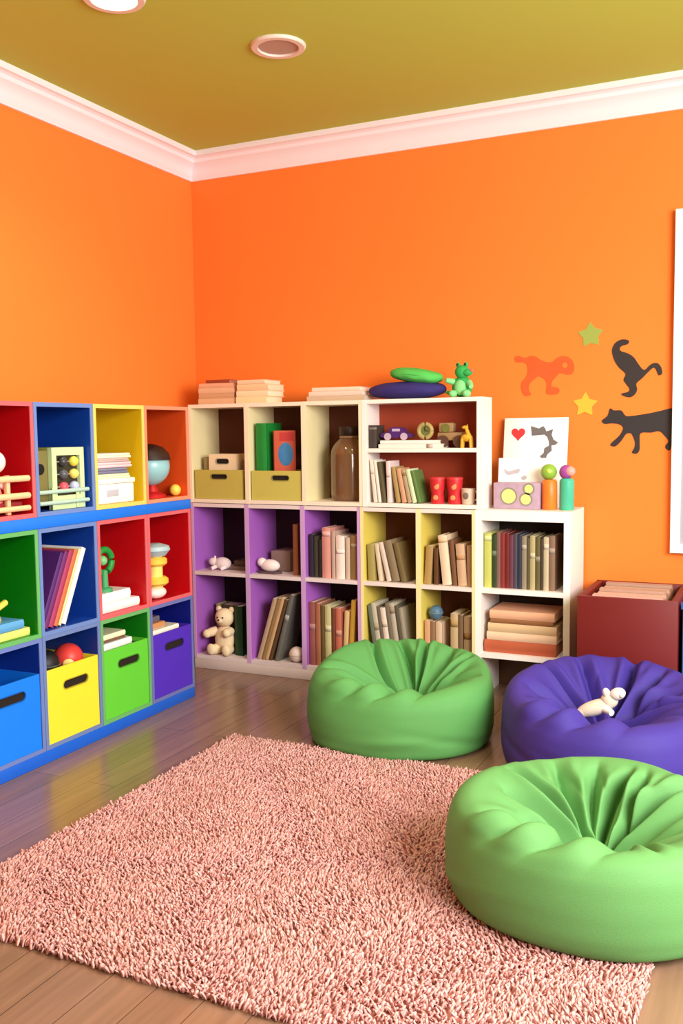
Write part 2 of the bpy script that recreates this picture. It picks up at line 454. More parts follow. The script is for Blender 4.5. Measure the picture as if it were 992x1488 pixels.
bin_box('storage_bin', 'lime green bin with oval hand hole and white books inside', 'L', ky(2) + .021, bz, .305, .300, .34, (96, 200, 52), (.165, .227, .155, .042), gb, .003)
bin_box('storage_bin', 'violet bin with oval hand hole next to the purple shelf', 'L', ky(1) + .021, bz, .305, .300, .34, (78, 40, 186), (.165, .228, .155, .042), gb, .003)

# ------------------------------------------------------------------ books
def book(F, s, d, z, t, h, dep, rgb, label, lean=0.0, group=None, flat=False, yaw=0.0, band=None, cat='book', pages=(236, 226, 208), name='book'):
    """upright: t across, h up, spine to the front; lean in degrees (+ tips to the right). flat: lies down, spine to the front, h across"""
    loc, rz = at(F, s, d, z)
    loc = Vector(loc); ry = 0.0
    if flat:
        ry = PI / 2; loc.z += t
    elif lean:
        ry = math.radians(lean); 
        if lean > 0: loc.z += t * math.sin(ry)
    e = thing(name, label, cat, loc, rz + yaw, group, ry)
    c = .0022 if t < .03 else .003
    bm = BM()
    box(bm, 0, c, 0, dep, 0, h); box(bm, t - c, t, 0, dep, 0, h)
    # rounded spine
    n = 6; A = []; B = []
    for k in range(n + 1):
        x = t * k / n; y = -.12 * t * math.sin(PI * k / n)
        A.append((x, y)); 
    outer = [bm.verts.new((x, y, zz)) for zz in (0, h) for x, y in A]
    inner = [bm.verts.new((x, y + c, zz)) for zz in (0, h) for x, y in A]
    for k in range(n):
        bm.faces.new((outer[k], outer[k + 1], outer[n + 2 + k], outer[n + 1 + k]))
        bm.faces.new((inner[k], inner[n + 1 + k], inner[n + 2 + k], inner[k + 1]))
        for off in (0, n + 1):
            bm.faces.new((outer[off + k], inner[off + k], inner[off + k + 1], outer[off + k + 1]))
    for k in (0, n):
        bm.faces.new((outer[k], outer[n + 1 + k], inner[n + 1 + k], inner[k]))
    obj('cover', bm, mat(rgb, .5, .05, 20), e)
    bm = BM(); box(bm, c, t - c, c, dep - .005, .004, h - .004); obj('pages', bm, mat(pages, .85, .08, 60), e, False)
    if band:
        bm = BM()
        bp = .52 + .34 * ((t * 9973 + h * 7919 + s * 613) % 1.0)
        for (z0, z1) in ((h * bp, h * (bp + .10)),):
            for k in range(n):
                (xa, ya), (xb, yb) = A[k], A[k + 1]
                vs = [bm.verts.new(p) for p in ((xa, ya - .0006, z0), (xb, yb - .0006, z0), (xb, yb - .0006, z1), (xa, ya - .0006, z1))]
                bm.faces.new(vs)
        o = obj('title_band', bm, mat(band, .5), e)
        sm = o.modifiers.new('thick', 'SOLIDIFY'); sm.thickness = .0005
    return e

# middle-left blue cube: leaning picture books, seen on their spines
fz2 = Z2 + .0172
g = 'books leaning in the blue cube'
s = -1.846
seq = [(.022, 0.322, (82, 36, 110), 'dark purple book leaning in the blue cube, leftmost of its row'),
       (.024, 0.323, (112, 42, 104), 'plum book leaning in the blue cube, between dark purple and raspberry books'),
       (.026, 0.324, (170, 58, 96), 'raspberry red book leaning in the middle of the blue cube'),
       (.022, 0.325, (208, 112, 70), 'orange brown book leaning in the blue cube, beside the cream one'),
       (.016, 0.326, (238, 208, 160), 'thin cream book leaning in the blue cube, behind the white one'),
       (.026, .328, (248, 244, 240), 'thick white book leaning in the blue cube, rightmost of its row')]
la = 25.0
for (t_, h, c, lab) in seq:
    book('L', s, .03, fz2, t_, h, .22, c, lab, la, g, pages=(244, 238, 230))
    s += t_ / math.cos(math.radians(la)) + .0008

# green cube: flat books and a pale stacking figure
g = 'flat books in the green cube'
book('L', -2.17, .03, fz2, .030, .27, .22, (222, 224, 120), 'pale yellow flat book in the green cube, under the light blue one', 0, g, True, pages=(250, 245, 200))
book('L', -2.17, .035, fz2 + .031, .034, .245, .2, (92, 160, 214), 'light blue flat book in the green cube, on the yellow one', 0, g, True, pages=(210, 228, 240))
loc, rz = at('L', -2.035, .09, fz2 + .066)
t = thing('toy_figure', 'wooden toy figure with pale green head and yellow arms in green cube', 'toy', loc, rz)
bm = BM(); lathe(bm, [(0, 0), (.035, 0), (.038, .01), (.03, .035), (.022, .09), (.02, .13), (0, .135)]); obj('body', bm, mat((196, 180, 110), .5), t)
bm = BM(); sph(bm, (0, 0, .158), .03); obj('head', bm, mat((140, 205, 140), .45), t)
bm = BM(); tube(bm, [(-.06, -.005, .06), (0, -.03, .055), (.065, -.01, .068)], .013); obj('arms', bm, mat((236, 218, 96), .5), t)

# red cube, top left: doll in a little slatted wooden bed
fz3 = Z3 + .0172
loc, rz = at('L', -2.18, .008, fz3)
t = thing('toy_bed', 'small pale wooden toy bed with rails in the top red cube', 'toy', loc, rz)
wd = mat((240, 196, 150), .5, .08, 25)
for z_ in (.010, .058, .124): 
    bm = BM(); tube(bm, [(0, .01, z_ + .012), (.293, .01, z_ + .012)], .0125 if z_ > .02 else .011); obj('rail', bm, wd, t)
for x_ in (.02, .2):
    bm = BM(); box(bm, x_ - .009, x_ + .009, .018, .036, 0, .15, .003); obj('post', bm, wd, t)
bm = BM(); box(bm, 0, .285, .036, .20, .02, .045, .004); obj('mattress', bm, mat((150, 40, 44), .8), t)
loc, rz = at('L', -2.02, .09, fz3 + .046)
t = thing('doll', 'pale doll with round head behind rails of the toy bed', 'toy', loc, rz)
bm = BM(); lathe(bm, [(0, 0), (.05, 0), (.052, .02), (.04, .07), (.022, .105), (0, .11)]); obj('dress', bm, mat((226, 128, 120), .8), t)
bm = BM(); sph(bm, (.018, -.01, .155), .047, (1, 1, .98)); obj('head', bm, mat((250, 226, 220), .6), t)
bm = BM(); tube(bm, [(-.03, -.02, .08), (-.06, -.04, .04)], [.014, .010]); obj('arm', bm, mat((250, 226, 220), .6), t)
bm = BM(); tube(bm, [(.03, -.02, .08), (.06, -.04, .045)], [.014, .010]); obj('arm', bm, mat((250, 226, 220), .6), t)

# blue cube: bead frame toy
loc, rz = at('L', -1.832, .032, fz3)
t = thing('bead_toy', 'pale green activity box with coloured beads and a front rail in blue cube', 'toy', loc, rz)
pg = mat((206, 226, 168), .5, .05, 14)
W_, D_, H_ = .190, .16, .250
fx = .094
bm = BM()
prism(bm, [(fx, 0), (fx + W_, 0), (fx + W_, H_), (fx, H_)], 0, .022, [[(fx + .026, .055), (fx + W_ - .026, .055), (fx + W_ - .026, H_ - .032), (fx + .026, H_ - .032)]])
obj('front_frame', bm, pg, t)
bm = BM(); box(bm, fx + .02, fx + W_ - .02, .016, .021, .05, H_ - .025); obj('dark_panel', bm, mat((52, 46, 30), .7), t, False)
bm = BM(); box(bm, fx, fx + W_, .022, .022 + D_, 0.03, H_, .004); obj('box_body', bm, mat((140, 134, 62), .6), t)
bm = BM(); box(bm, .006, fx - .002, .02, .05, .02, H_ - .01, .003); obj('side_leaf', bm, mat((122, 112, 62), .6), t)
bm = BM(); lathe(bm, [(0, 0), (.022, 0), (.022, .004), (0, .004)]); o = obj('round_hole', bm, mat((18, 8, 4), .8), t); o.location = (.045, .019, .165); o.rotation_euler = (PI / 2, 0, 0)
cols = [(64, 60, 62), (240, 222, 84), (88, 86, 92), (246, 222, 110), (222, 84, 100), (186, 190, 230)]
for i, c in enumerate(cols):
    r_, q = divmod(i, 2)
    bm = BM(); sph(bm, (fx + .068 + q * .064, .006, H_ - .058 - r_ * .051), .021); obj('bead', bm, mat(c, .35), t)
for r_ in range(3):
    bm = BM(); tube(bm, [(fx + .02, .008, H_ - .058 - r_ * .051), (fx + W_ - .02, .008, H_ - .058 - r_ * .051)], .003, 6); obj('wire', bm, mat((150, 150, 140), .3), t)
for z_ in (.022, .066):
    bm = BM(); tube(bm, [(.0, -.012, z_ + .008), (.290, -.012, z_ + .008)], .0085); obj('rail', bm, mat((176, 206, 190), .45), t)
for x_ in (.095, .235):
    bm = BM(); box(bm, x_ - .009, x_ + .009, -.006, .0, 0, .09, .002); obj('post', bm, pg, t)

# yellow cube: white box with stacked linen on top
loc, rz = at('L', -1.472, .03, fz3)
t = thing('white_box', 'white box with a grey label in the yellow cube, under the stack', 'box', loc, rz)
bm = BM(); box(bm, 0, .25, 0, .2, 0, .085, .006); obj('body', bm, mat((248, 244, 240), .6), t)
bm = BM(); box(bm, -.004, .256, -.004, .205, .086, .108, .005); obj('lid', bm, mat((250, 248, 232), .6), t)
bm = BM(); box(bm, .06, .14, -.0022, .0, .03, .06, .0008); obj('label_plate', bm, mat((186, 186, 196), .6), t)
z_ = fz3 + .1085
st = [(.020, .225, (246, 240, 190), 'pale yellow folded cloth on the white box lid, lowest of the stack'), (.026, .205, (116, 118, 146), 'blue grey folded cloth in the stack on the white box'),
      (.026, .24, (240, 200, 206), 'pink folded cloth in the stack on the white box'), (.016, .215, (204, 176, 172), 'mauve folded cloth in the stack, under the cream one'), (.022, .235, (250, 236, 208), 'cream folded cloth topping the stack in the yellow cube')]
for i, (t_, w_, c, lab) in enumerate(st):
    loc, rz = at('L', -1.455 + .006 * (i % 2), .04, z_)
    e = thing('folded_cloth', lab, 'cloth', loc, rz, 'folded cloths in the yellow cube')
    bm = BM(); box(bm, 0, w_, 0, .17, 0, t_ * .5, t_ * .24, 3); obj('lower_fold', bm, mat(c, .9, .05, 40, .4, 400), e)
    bm = BM(); box(bm, .003, w_ - .004, .002, .17, t_ * .5, t_ - .0004, t_ * .24, 3); obj('upper_fold', bm, mat(mixc(c, .12), .9, .05, 40, .4, 400), e)
    z_ += t_

# orange cube: globe and little ball
loc, rz = at('L', -.985, .10, fz3)
t = thing('globe', 'small pale blue globe with dark bracket on red stand in orange cube', 'globe', loc, rz)
bm = BM(); sph(bm, (-.02, 0, .148), .092, u=32, v=20); obj('ball', bm, mat((150, 200, 206), .3, .25, 7), t)
bm = BM(); lathe(bm, [(0, .185), (.098, .178), (.090, .208), (.062, .238), (.02, .252), (0, .254)], (-.02, 0, 0)); obj('dark_cap', bm, mat((46, 26, 18), .5), t)
bm = BM(); lathe(bm, [(0, 0), (.062, 0), (.064, .012), (.03, .028), (.02, .058), (0, .06)], (-.01, 0, 0)); obj('stand', bm, mat((196, 30, 34), .4), t)
bm = BM(); tube(bm, [(-.02 + .103 * math.cos(a), 0, .148 + .103 * math.sin(a)) for a in np.linspace(-1.5, 1.45, 18)], .005, 8); obj('bracket', bm, mat((120, 40, 30), .4), t)
loc, rz = at('L', -.872, .055, fz3)
bm = BM(); sph(bm, (0, 0, .028), .028); o = obj('toy_ball', bm, mat((248, 206, 84), .4)); o.location = loc; o.rotation_euler = (0, 0, rz)
tag(o, 'small yellow ball beside the globe in the orange cube', 'ball')

# red middle cube: white books and green ring toy
g = 'white books in the red cube'
book('L', -1.475, .035, fz2, .038, .270, .2, (250, 242, 240), 'white flat book in the red cube, lower of the pair', 0, g, True, pages=(246, 240, 238))
book('L', -1.470, .05, fz2 + .039, .042, .232, .18, (252, 246, 244), 'white flat book in the red cube, on top of the other one', 0, g, True, yaw=.04, pages=(190, 186, 192))
loc, rz = at('L', -1.362, .09, fz2 + .0815)
t = thing('ring_toy', 'green ring shaped toy standing on the white books in red cube', 'toy', loc, rz)
bm = BM(); tube(bm, [(-.012 + .052 * math.cos(a), 0, .135 + .052 * math.sin(a)) for a in np.linspace(-1.1, PI + 1.2, 26)], .0155, 10); obj('ring', bm, mat((36, 146, 58), .45), t)
bm = BM(); lathe(bm, [(0, 0), (.034, 0), (.034, .014), (.016, .022), (.014, .095), (0, .1)], (-.01, 0, 0)); obj('stem', bm, mat((76, 166, 108), .45), t)
bm = BM(); sph(bm, (-.035, -.012, .142), .022); obj('knob', bm, mat((120, 200, 130), .4), t)

# red cube next to corner: stacking toy
loc, rz = at('L', -1.055, .05, fz2)
t = thing('stacking_toy', 'yellow stacking toy with grey top and white base in red cube', 'toy', loc, rz)
bm = BM(); sph(bm, (0, 0, .03), .045, (1.25, 1, .66)); obj('base', bm, mat((250, 228, 222), .5), t)
for z_, r_ in ((.085, .060), (.178, .056)):
    bm = BM(); lathe(bm, [(0, z_ - .02), (r_ * .8, z_ - .02), (r_, z_ - .01), (r_, z_ + .01), (r_ * .8, z_ + .02), (0, z_ + .02)]); obj('disc', bm, mat((246, 196, 70), .4), t)
bm = BM(); lathe(bm, [(0, .055), (.034, .055), (.034, .205), (0, .205)]); obj('spool', bm, mat((250, 224, 120), .4), t)
bm = BM(); lathe(bm, [(0, .2), (.05, .205), (.072, .232), (.066, .25), (.03, .262), (0, .264)]); obj('cap', bm, mat((170, 192, 200), .4), t)

# in the bins
loc, rz = at('L', -1.66, .10, bz + .0065)
# things that stick up out of the bins
loc, rz = at('L', -1.622, .09, bz + .2352)
bm = BM(); sph(bm, (0, 0, .062), .062, u=28, v=18); o = obj('toy_ball', bm, mat((222, 62, 58), .4)); o.location = loc
tag(o, 'red ball with yellow spot in the yellow bin', 'ball')
bm = BM(); sph(bm, (0, 0, 0), .024, (1, .35, 1)); b2 = obj('spot', bm, mat((246, 210, 120), .4), o); b2.location = (.039, -.043, .048); b2.rotation_euler = (0, 0, math.radians(42))
loc, rz = at('L', -1.752, .10, bz + .2352)
bm = BM(); sph(bm, (0, 0, .062), .062, u=28, v=18); o = obj('toy_ball', bm, mat((26, 24, 26), .5)); o.location = loc
tag(o, 'black ball in the yellow bin, left of the red ball', 'ball')
bm = BM(); tube(bm, [(.0632 * math.cos(a), .0632 * math.sin(a), .062) for a in np.linspace(0, 2 * PI, 33)], .0025, 6); obj('seam', bm, mat((90, 100, 90), .5), o)
# filler stack beneath the balls and books (inside the bins)
def filler(F, s0, w, z, h, d, rgb, label):
    loc, rz = at(F, s0, d, z); bm = BM(); box(bm, 0, w, 0, .2, 0, h, .006)
    o = obj('cardboard_box', bm, mat(rgb, .8)); o.location = loc; o.rotation_euler = (0, 0, rz); tag(o, label, 'box'); return o
filler('L', -1.835, .285, bz + .0065, .228, .03, (60, 44, 34), 'dark cardboard box inside the yellow bin, under the balls')
filler('L', -1.492, .27, bz + .0065, .285, .03, (60, 70, 40), 'dark cardboard box inside the lime bin, under the white books')
filler('L', -1.146, .27, bz + .0065, .285, .03, (50, 40, 70), 'dark cardboard box inside the violet bin, under its books')
g = 'books on top of the lime bin'
book('L', -1.488, .035, bz + .292, .030, .22, .17, (250, 248, 244), 'white book sticking out of the lime bin, lower one', 0, g, True, pages=(240, 236, 228))
book('L', -1.488, .045, bz + .323, .014, .19, .16, (120, 88, 70), 'thin brown book between two pale ones in the lime bin', 0, g, True)
book('L', -1.490, .04, bz + .338, .022, .185, .16, (246, 238, 200), 'cream book topping the pile in the lime bin', 0, g, True)
g = 'books on top of the violet bin'
book('L', -1.135, .02, bz + .292, .026, .21, .16, (248, 232, 214), 'white book sticking out of the violet bin', 0, g, True)
book('L', -1.135, .05, bz + .319, .022, .14, .12, (206, 140, 84), 'orange tan book lying on the white one in the violet bin', 0, g, True)
book('L', -1.10, .07, bz + .342, .026, .09, .10, (108, 100, 112), 'small grey book on top of pile in the violet bin', 0, g, True)

# ------------------------------------------------------------------ back-wall shelving
def unit(name, label, x0, cols, z0, rows, depth, side_rgb, edge_rgb, board_rgb, board_edge, plinth=None, back=None, tv=.016, tb=.020, ztop=None, feet=0.0, top_t=None, group='white and coloured shelf units on the back wall', outer=None):
    """cols: x positions of upright centre lines (world), rows: z of board centre lines from the bottom up (world)"""
    t = thing(name, label, 'shelf unit', (x0, FY, 0), 0, group)
    ms, me_, mb = mat(side_rgb, .45, .03), mat(edge_rgb, .42, .03), mat(board_rgb, .45, .03)
    e = .004
    zb, zt = z0, rows[-1] + tb / 2
    for i, x in enumerate(cols):
        w = tv * (1.0 if i in (0, len(cols) - 1) else 1.6)
        xa = x - x0 - (0 if i == 0 else (w if i == len(cols) - 1 else w / 2)); xb = xa + w
        nm = 'side_panel' if i in (0, len(cols) - 1) else 'divider'
        bm = BM(); box(bm, xa, xb, e, depth, zb, zt); p = obj(nm, bm, ms, t, False)
        bm = BM(); box(bm, xa, xb, 0, e, zb, zt); obj('edge_strip', bm, me_, p, False)
    for j, z in enumerate(rows):
        for i in range(len(cols) - 1):
            wa = tv * (1.0 if i == 0 else .8); wb = tv * (1.0 if i == len(cols) - 2 else .8)
            nm = 'bottom_panel' if j == 0 else ('top_panel' if j == len(rows) - 1 else 'shelf')
            th = top_t if (top_t and j == len(rows) - 1) else tb
            zc = z + tb / 2 - th
            bm = BM(); box(bm, cols[i] - x0 + wa, cols[i + 1] - x0 - wb, .001, depth, zc, z + tb / 2); obj(nm, bm, mb, t, False)
    if plinth:
        bm = BM(); box(bm, .0, cols[-1] - x0, .0, depth, 0, z0 - .0005, .003); obj('plinth', bm, mat(plinth, .45, .03), t)
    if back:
        bm = BM(); box(bm, tv, cols[-1] - x0 - tv, depth, depth + .006, max(zb, rows[0]), zt); obj('back_panel', bm, mat(back, .7, .1), t, False)  # added sheet; the shade inside the open cells is put into its colour
    return t
LIL = (206, 160, 212); PUR = (172, 98, 196)
XC = [.170, .525, .862, 1.190]
unit('shelf_unit', 'purple shelf unit of six cells standing in the corner', XC[0], XC, .057, [.067, .5355, .912], .30, PUR, LIL, (232, 214, 214), (240, 220, 220), plinth=(226, 208, 204), back=(44, 24, 22))  # near-black back paints the deep shade of open cells
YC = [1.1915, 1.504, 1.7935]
unit('shelf_unit', 'yellow sided shelf unit of four cells behind the green bean bag', YC[0], YC, .057, [.067, .5355, .912], .30, (232, 208, 96), (246, 226, 168), (238, 222, 216), (240, 220, 220), plinth=(226, 210, 204), back=(96, 46, 20))  # brown back paints the shaded wall behind open cells
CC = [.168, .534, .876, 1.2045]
unit('shelf_unit', 'cream shelf unit of three tall cells on top of purple unit', CC[0], CC, .9245, [.9355, 1.450], .28, (242, 226, 176), (248, 230, 200), (246, 230, 210), (248, 230, 210), back=(92, 44, 22))  # brown back stands for the wall in shade
unit('shelf_unit', 'white two tier shelf unit standing above the yellow one', 1.2065, [1.2065, 1.8275], .9245, [.9355, 1.208, 1.450], .165, (244, 232, 226), (250, 240, 234), (248, 236, 228), (250, 240, 234), tv=.026, back=(150, 56, 28))  # rust back is the orange wall's shade put into colour
unit('shelf_unit', 'low white shelf unit with two open cells beside the red crate', 1.794, [1.794, 2.246], 0.0, [.222, .536, .9115], .315, (246, 238, 232), (252, 246, 242), (250, 240, 236), (252, 246, 242), tv=.030, tb=.024, top_t=.05, back=(56, 42, 30))  # dark brown back paints the dim inside of the cells

# --- olive bins in the cream cells
fU = .9465
g = 'olive fabric bins in the cream cells'
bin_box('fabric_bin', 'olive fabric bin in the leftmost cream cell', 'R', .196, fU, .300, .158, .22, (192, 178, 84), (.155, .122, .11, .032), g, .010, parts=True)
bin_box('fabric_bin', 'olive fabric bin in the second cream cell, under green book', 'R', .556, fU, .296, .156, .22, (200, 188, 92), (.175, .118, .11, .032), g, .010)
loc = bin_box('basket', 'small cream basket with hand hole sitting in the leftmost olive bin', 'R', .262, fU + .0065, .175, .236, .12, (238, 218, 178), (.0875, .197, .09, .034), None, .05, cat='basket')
book('R', .215, .07, fU + .0065, .035, .22, .15, (150, 132, 84), 'tan book standing beside the cream basket in olive bin', 0, None)
book('R', .450, .09, fU + .0065, .024, .205, .12, (136, 92, 58), 'brown book squeezed right of the cream basket in olive bin', 0, None)
# big green book and picture book in the second bin
book('R', .570, .04, fU + .0065, .066, .400, .16, (26, 134, 52), 'tall green book standing in the second olive bin', 0, None)
e = book('R', .668, .060, fU + .0065, .026, .36, .115, (190, 74, 40), 'orange red picture book with blue oval on its cover', 0, None, yaw=math.radians(-62), pages=(244, 222, 180))
bm = BM(); sph(bm, (.0262, .062, .235), .001, (1, 40, 62)); obj('blue_oval', bm, mat((44, 110, 160), .5, .3, 30), e)
bm = BM(); box(bm, .0261, .0268, .03, .105, .305, .35); obj('red_panel', bm, mat((180, 30, 22), .5), e)

jar_glass = mat((146, 106, 72), .12, .14, 5, spec=.9, name='brown_glass')
jar_glass.node_tree.nodes['Principled BSDF'].inputs['Transmission Weight'].default_value = .45
# --- jar
t = thing('glass_jar', 'large brown glass jar with dark lid in the third cream cell', 'jar', (1.072, FY + .145, fU))
bm = BM()
lathe(bm, [(0, 0), (.088, 0), (.098, .012), (.101, .04), (.101, .232), (.096, .262), (.080, .292), (.058, .314), (.047, .326), (.046, .345), (.042, .345), (.043, .325), (.054, .308), (.076, .286), (.091, .256), (.096, .23), (.096, .04), (.092, .016), (0, .008)], seg=40)
obj('glass_body', bm, jar_glass, t)
bm = BM(); lathe(bm, [(0, .012), (.088, .016), (.092, .04), (.092, .20), (0, .205)], seg=36); obj('contents', bm, mat((120, 84, 54), .7, .3, 40), t)
bm = BM(); lathe(bm, [(0, .337), (.052, .337), (.055, .342), (.055, .376), (.05, .383), (0, .385)], seg=36); obj('lid', bm, mat((34, 18, 12), .45), t)
bm = BM(); lathe(bm, [(.0465, .322), (.053, .325), (.053, .333), (.0465, .336)], seg=36); obj('collar', bm, mat((150, 120, 90), .3), t)

# --- on top of the units
zt = 1.4602
def pile(specs, x, d, z, group, dep=.2):
    for (t_, w_, dx, c, lab) in specs:
        book('R', x + dx, d, z, t_, w_, dep, c, lab, 0, group, True, pages=mixc(c, .3), yaw=0)
        z += t_ + .0006
    return z
pile([(.032, .232, .0, (216, 176, 140), 'tan book at the bottom of left pile above cream unit'), (.026, .225, .004, (202, 160, 122), 'light brown book second from bottom in left pile above cream unit'),
      (.030, .228, .002, (222, 182, 148), 'pale tan book third from bottom in left pile above cream unit'), (.024, .216, .006, (226, 172, 140), 'pinkish tan book fourth from bottom in left pile above cream unit'),
      (.018, .15, .050, (150, 66, 40), 'small reddish brown book topping left pile above cream unit')], .205, .05, zt, 'books in the left pile on the cream unit', .18)
pile([(.036, .188, .0, (240, 212, 168), 'cream book at the bottom of right pile above second cream cell'), (.030, .192, .004, (244, 218, 180), 'cream book second from bottom in right pile above second cream cell'),
      (.034, .19, .008, (236, 200, 158), 'beige book third from bottom in right pile above second cream cell'), (.022, .168, .010, (240, 206, 170), 'light beige book topping right pile above second cream cell')], .452, .04, zt, 'books in the right pile on the cream unit', .18)
pile([(.026, .325, .0, (198, 176, 150), 'grey beige flat book lowest in the pile above the jar'), (.022, .30, .012, (226, 206, 190), 'pale grey flat book in the middle of pile above the jar'),
      (.020, .27, .030, (248, 214, 190), 'cream flat book topping the pile above the jar')], .885, .03, zt, 'flat books above the jar', .2)

# navy cushion + green cushion
def cushion(label, loc, sx, sy, h, rgb, name, sag=0.0, rz=0.0, ry=0.0):
    bm = BM(); n, mv = 40, 16
    for s_ in (1, -1):
        pass
    vs = sph(bm, (0, 0, 0), 1.0, u=40, v=22)
    for v in vs:
        x, y, z = v.co
        sq = 1 / max(1e-6, (abs(x) ** 3.2 + abs(y) ** 3.2) ** (1 / 3.2)) * math.hypot(x, y) if math.hypot(x, y) > 1e-4 else 1
        th = abs(z) ** .8 * (1 if z > 0 else -1)
        zz = h * .5 * th
        zz -= sag * (x * x)
        wv = .006 * math.sin(9 * x + 2 * y) + .004 * math.sin(14 * y - 5 * x)
        v.co = Vector((x * sx * (.85 + .15 * sq), y * sy * (.85 + .15 * sq), zz + wv * (1 - abs(z)) * .6 + h * .5))
    o = obj(name, bm, mat(rgb, .8, .06, 14, .3, 400), ang=80); o.location = loc; o.rotation_euler = (0, ry, rz)
    return o
o = cushion('', (1.415, FY + .09, zt), .205, .085, .088, (50, 40, 112), 'cushion')
tag(o, 'flat navy purple cushion lying on the white unit, under the green one', 'cushion')
bm = BM(); tube(bm, [(.205 * math.cos(a) * .97, .085 * math.sin(a) * .97, .044) for a in np.linspace(0, 2 * PI, 41)], .003, 6); obj('piping', bm, mat((40, 30, 92), .8), o)
o = cushion('', (1.462, FY + .085, zt + .078), .138, .075, .074, (84, 190, 86), 'cushion', ry=math.radians(8))
tag(o, 'bright green cushion lying on top of the navy one', 'cushion')
bm = BM(); tube(bm, [(.138 * math.cos(a) * .97, .075 * math.sin(a) * .97, .037) for a in np.linspace(0, 2 * PI, 41)], .003, 6); obj('piping', bm, mat((60, 150, 66), .8), o)

# green dragon plush
t = thing('plush_dragon', 'green plush dragon sitting at right end of the white unit', 'toy', (1.705, FY + .08, zt))
gm = mat((52, 168, 84), .85, .15, 22, .4, 300); gl = mat((136, 214, 140), .85, .08, 22, .3, 300)
bm = BM(); sph(bm, (0, 0, .052), .05, (1, .9, 1.05)); obj('body', bm, gm, t)
bm = BM(); sph(bm, (.0, -.03, .048), .034, (.9, .6, 1.1)); obj('belly', bm, gl, t)
bm = BM(); sph(bm, (.004, -.012, .122), .036, (1.0, 1, .92)); sph(bm, (.036, -.03, .118), .021, (1.2, .9, .8)); sph(bm, (-.016, -.012, .156), .011, (1, 1, 1.2)); sph(bm, (.022, -.012, .157), .011, (1, 1, 1.2)); obj('head', bm, gm, t)
bm = BM(); sph(bm, (.06, -.036, .126), .009); obj('snout', bm, mat((224, 110, 100), .7), t)
for x_ in (-.016, .022):
    bm = BM(); sph(bm, (x_, -.024, .158), .0055); obj('eye', bm, mat((20, 20, 20), .3), t)
for (a_, b_) in (((-.035, -.02, .075), (-.068, -.045, .085)), ((.04, -.02, .07), (.06, -.05, .05))):
    bm = BM(); tube(bm, [a_, tuple((p + q) / 2 for p, q in zip(a_, b_)), b_], [.016, .015, .011]); obj('arm', bm, gl, t)
for x_ in (-.032, .036):
    bm = BM(); sph(bm, (x_, -.045, .018), .02, (1, 1.5, .9)); obj('foot', bm, gl, t)
bm = BM(); tube(bm, [(-.03, .02, .03), (-.065, .015, .022), (-.085, 0, .03)], [.024, .014, .004]); obj('tail', bm, gm, t)

# --- white two tier unit: upper tier
fT = 1.2185
book('R', 1.237, .02, fT, .042, .115, .10, (66, 56, 52), 'short black book standing at left of the white unit top tier', 0, None, band=(120, 112, 108))
zz_ = fT
book('R', 1.292, .012, zz_, .020, .330, .12, (246, 230, 222), 'white flat book on the top tier, lower of two', 0, 'white flat books on the top tier', True, band=(186, 170, 162))
book('R', 1.300, .016, zz_ + .0205, .018, .305, .115, (250, 238, 230), 'white flat book on the top tier, upper of two', 0, 'white flat books on the top tier', True)
zz_ += .039
t = thing('toy_car', 'purple toy car with pale wheels on the white flat books', 'toy', (1.375, FY + .04, zz_))
bm = BM(); prism(bm, smooth_loop([(-.075, .014), (.07, .014), (.072, .032), (.045, .038), (.028, .062), (-.03, .062), (-.045, .040), (-.075, .036)], 3), 0, .05); obj('body', bm, mat((74, 40, 110), .35), t)
for x_ in (-.045, .042):
    bm = BM(); lathe(bm, [(0, 0), (.018, 0), (.018, .008), (0, .008)], seg=20); o = obj('wheel', bm, mat((190, 170, 190), .5), t); o.location = (x_, .002, .0185); o.rotation_euler = (PI / 2, 0, 0)
bm = BM(); box(bm, -.022, .02, -.001, .0, .044, .057); obj('window', bm, mat((190, 170, 205), .3), t, False)
t = thing('toy_clock', 'small round olive toy clock standing on the white flat books', 'toy', (1.525, FY + .05, zz_))
bm = BM(); tube(bm, [(.033 * math.cos(a), 0, .045 + .033 * math.sin(a)) for a in np.linspace(0, 2 * PI, 33)], .011, 10); obj('rim', bm, mat((168, 150, 92), .45), t)
bm = BM(); lathe(bm, [(0, 0), (.03, 0), (.03, .006), (0, .006)]); o = obj('face', bm, mat((104, 112, 60), .5), t); o.location = (0, .003, .045); o.rotation_euler = (PI / 2, 0, 0)
bm = BM(); box(bm, -.002, .002, -.006, -.003, .045, .066); box(bm, 0, .016, -.006, -.003, .043, .047); obj('hands', bm, mat((60, 50, 30), .5), t, False)
t = thing('toy_truck', 'brown toy truck with big wheels behind the toy giraffe', 'toy', (1.640, FY + .07, fT))
bm = BM(); box(bm, -.06, .085, 0, .06, .035, .075, .006); box(bm, -.055, .02, .004, .056, .075, .122, .008); obj('body', bm, mat((158, 124, 84), .5), t)
for x_ in (-.03, .055):
    bm = BM(); lathe(bm, [(0, 0), (.012, -.002), (.028, 0), (.030, .004), (.030, .016), (0, .016)], seg=24); o = obj('wheel', bm, mat((84, 52, 40), .6), t); o.location = (x_, .002, .0305); o.rotation_euler = (PI / 2, 0, 0)
bm = BM(); lathe(bm, [(0, 0), (.021, 0), (.021, .004), (0, .004)]); o = obj('porthole', bm, mat((110, 112, 52), .5), t); o.location = (-.018, .003, .096); o.rotation_euler = (PI / 2, 0, 0)
t = thing('toy_giraffe', 'yellow toy giraffe at right end of the top tier', 'toy', (1.742, FY + .035, fT))
ym = mat((214, 164, 44), .5, .3, 60)
bm = BM(); sph(bm, (0, 0, .048), .022, (1.35, .8, .85)); tube(bm, [(.012, 0, .05), (.004, 0, .075), (-.002, 0, .092)], [.014, .010, .008]); obj('body', bm, ym, t)
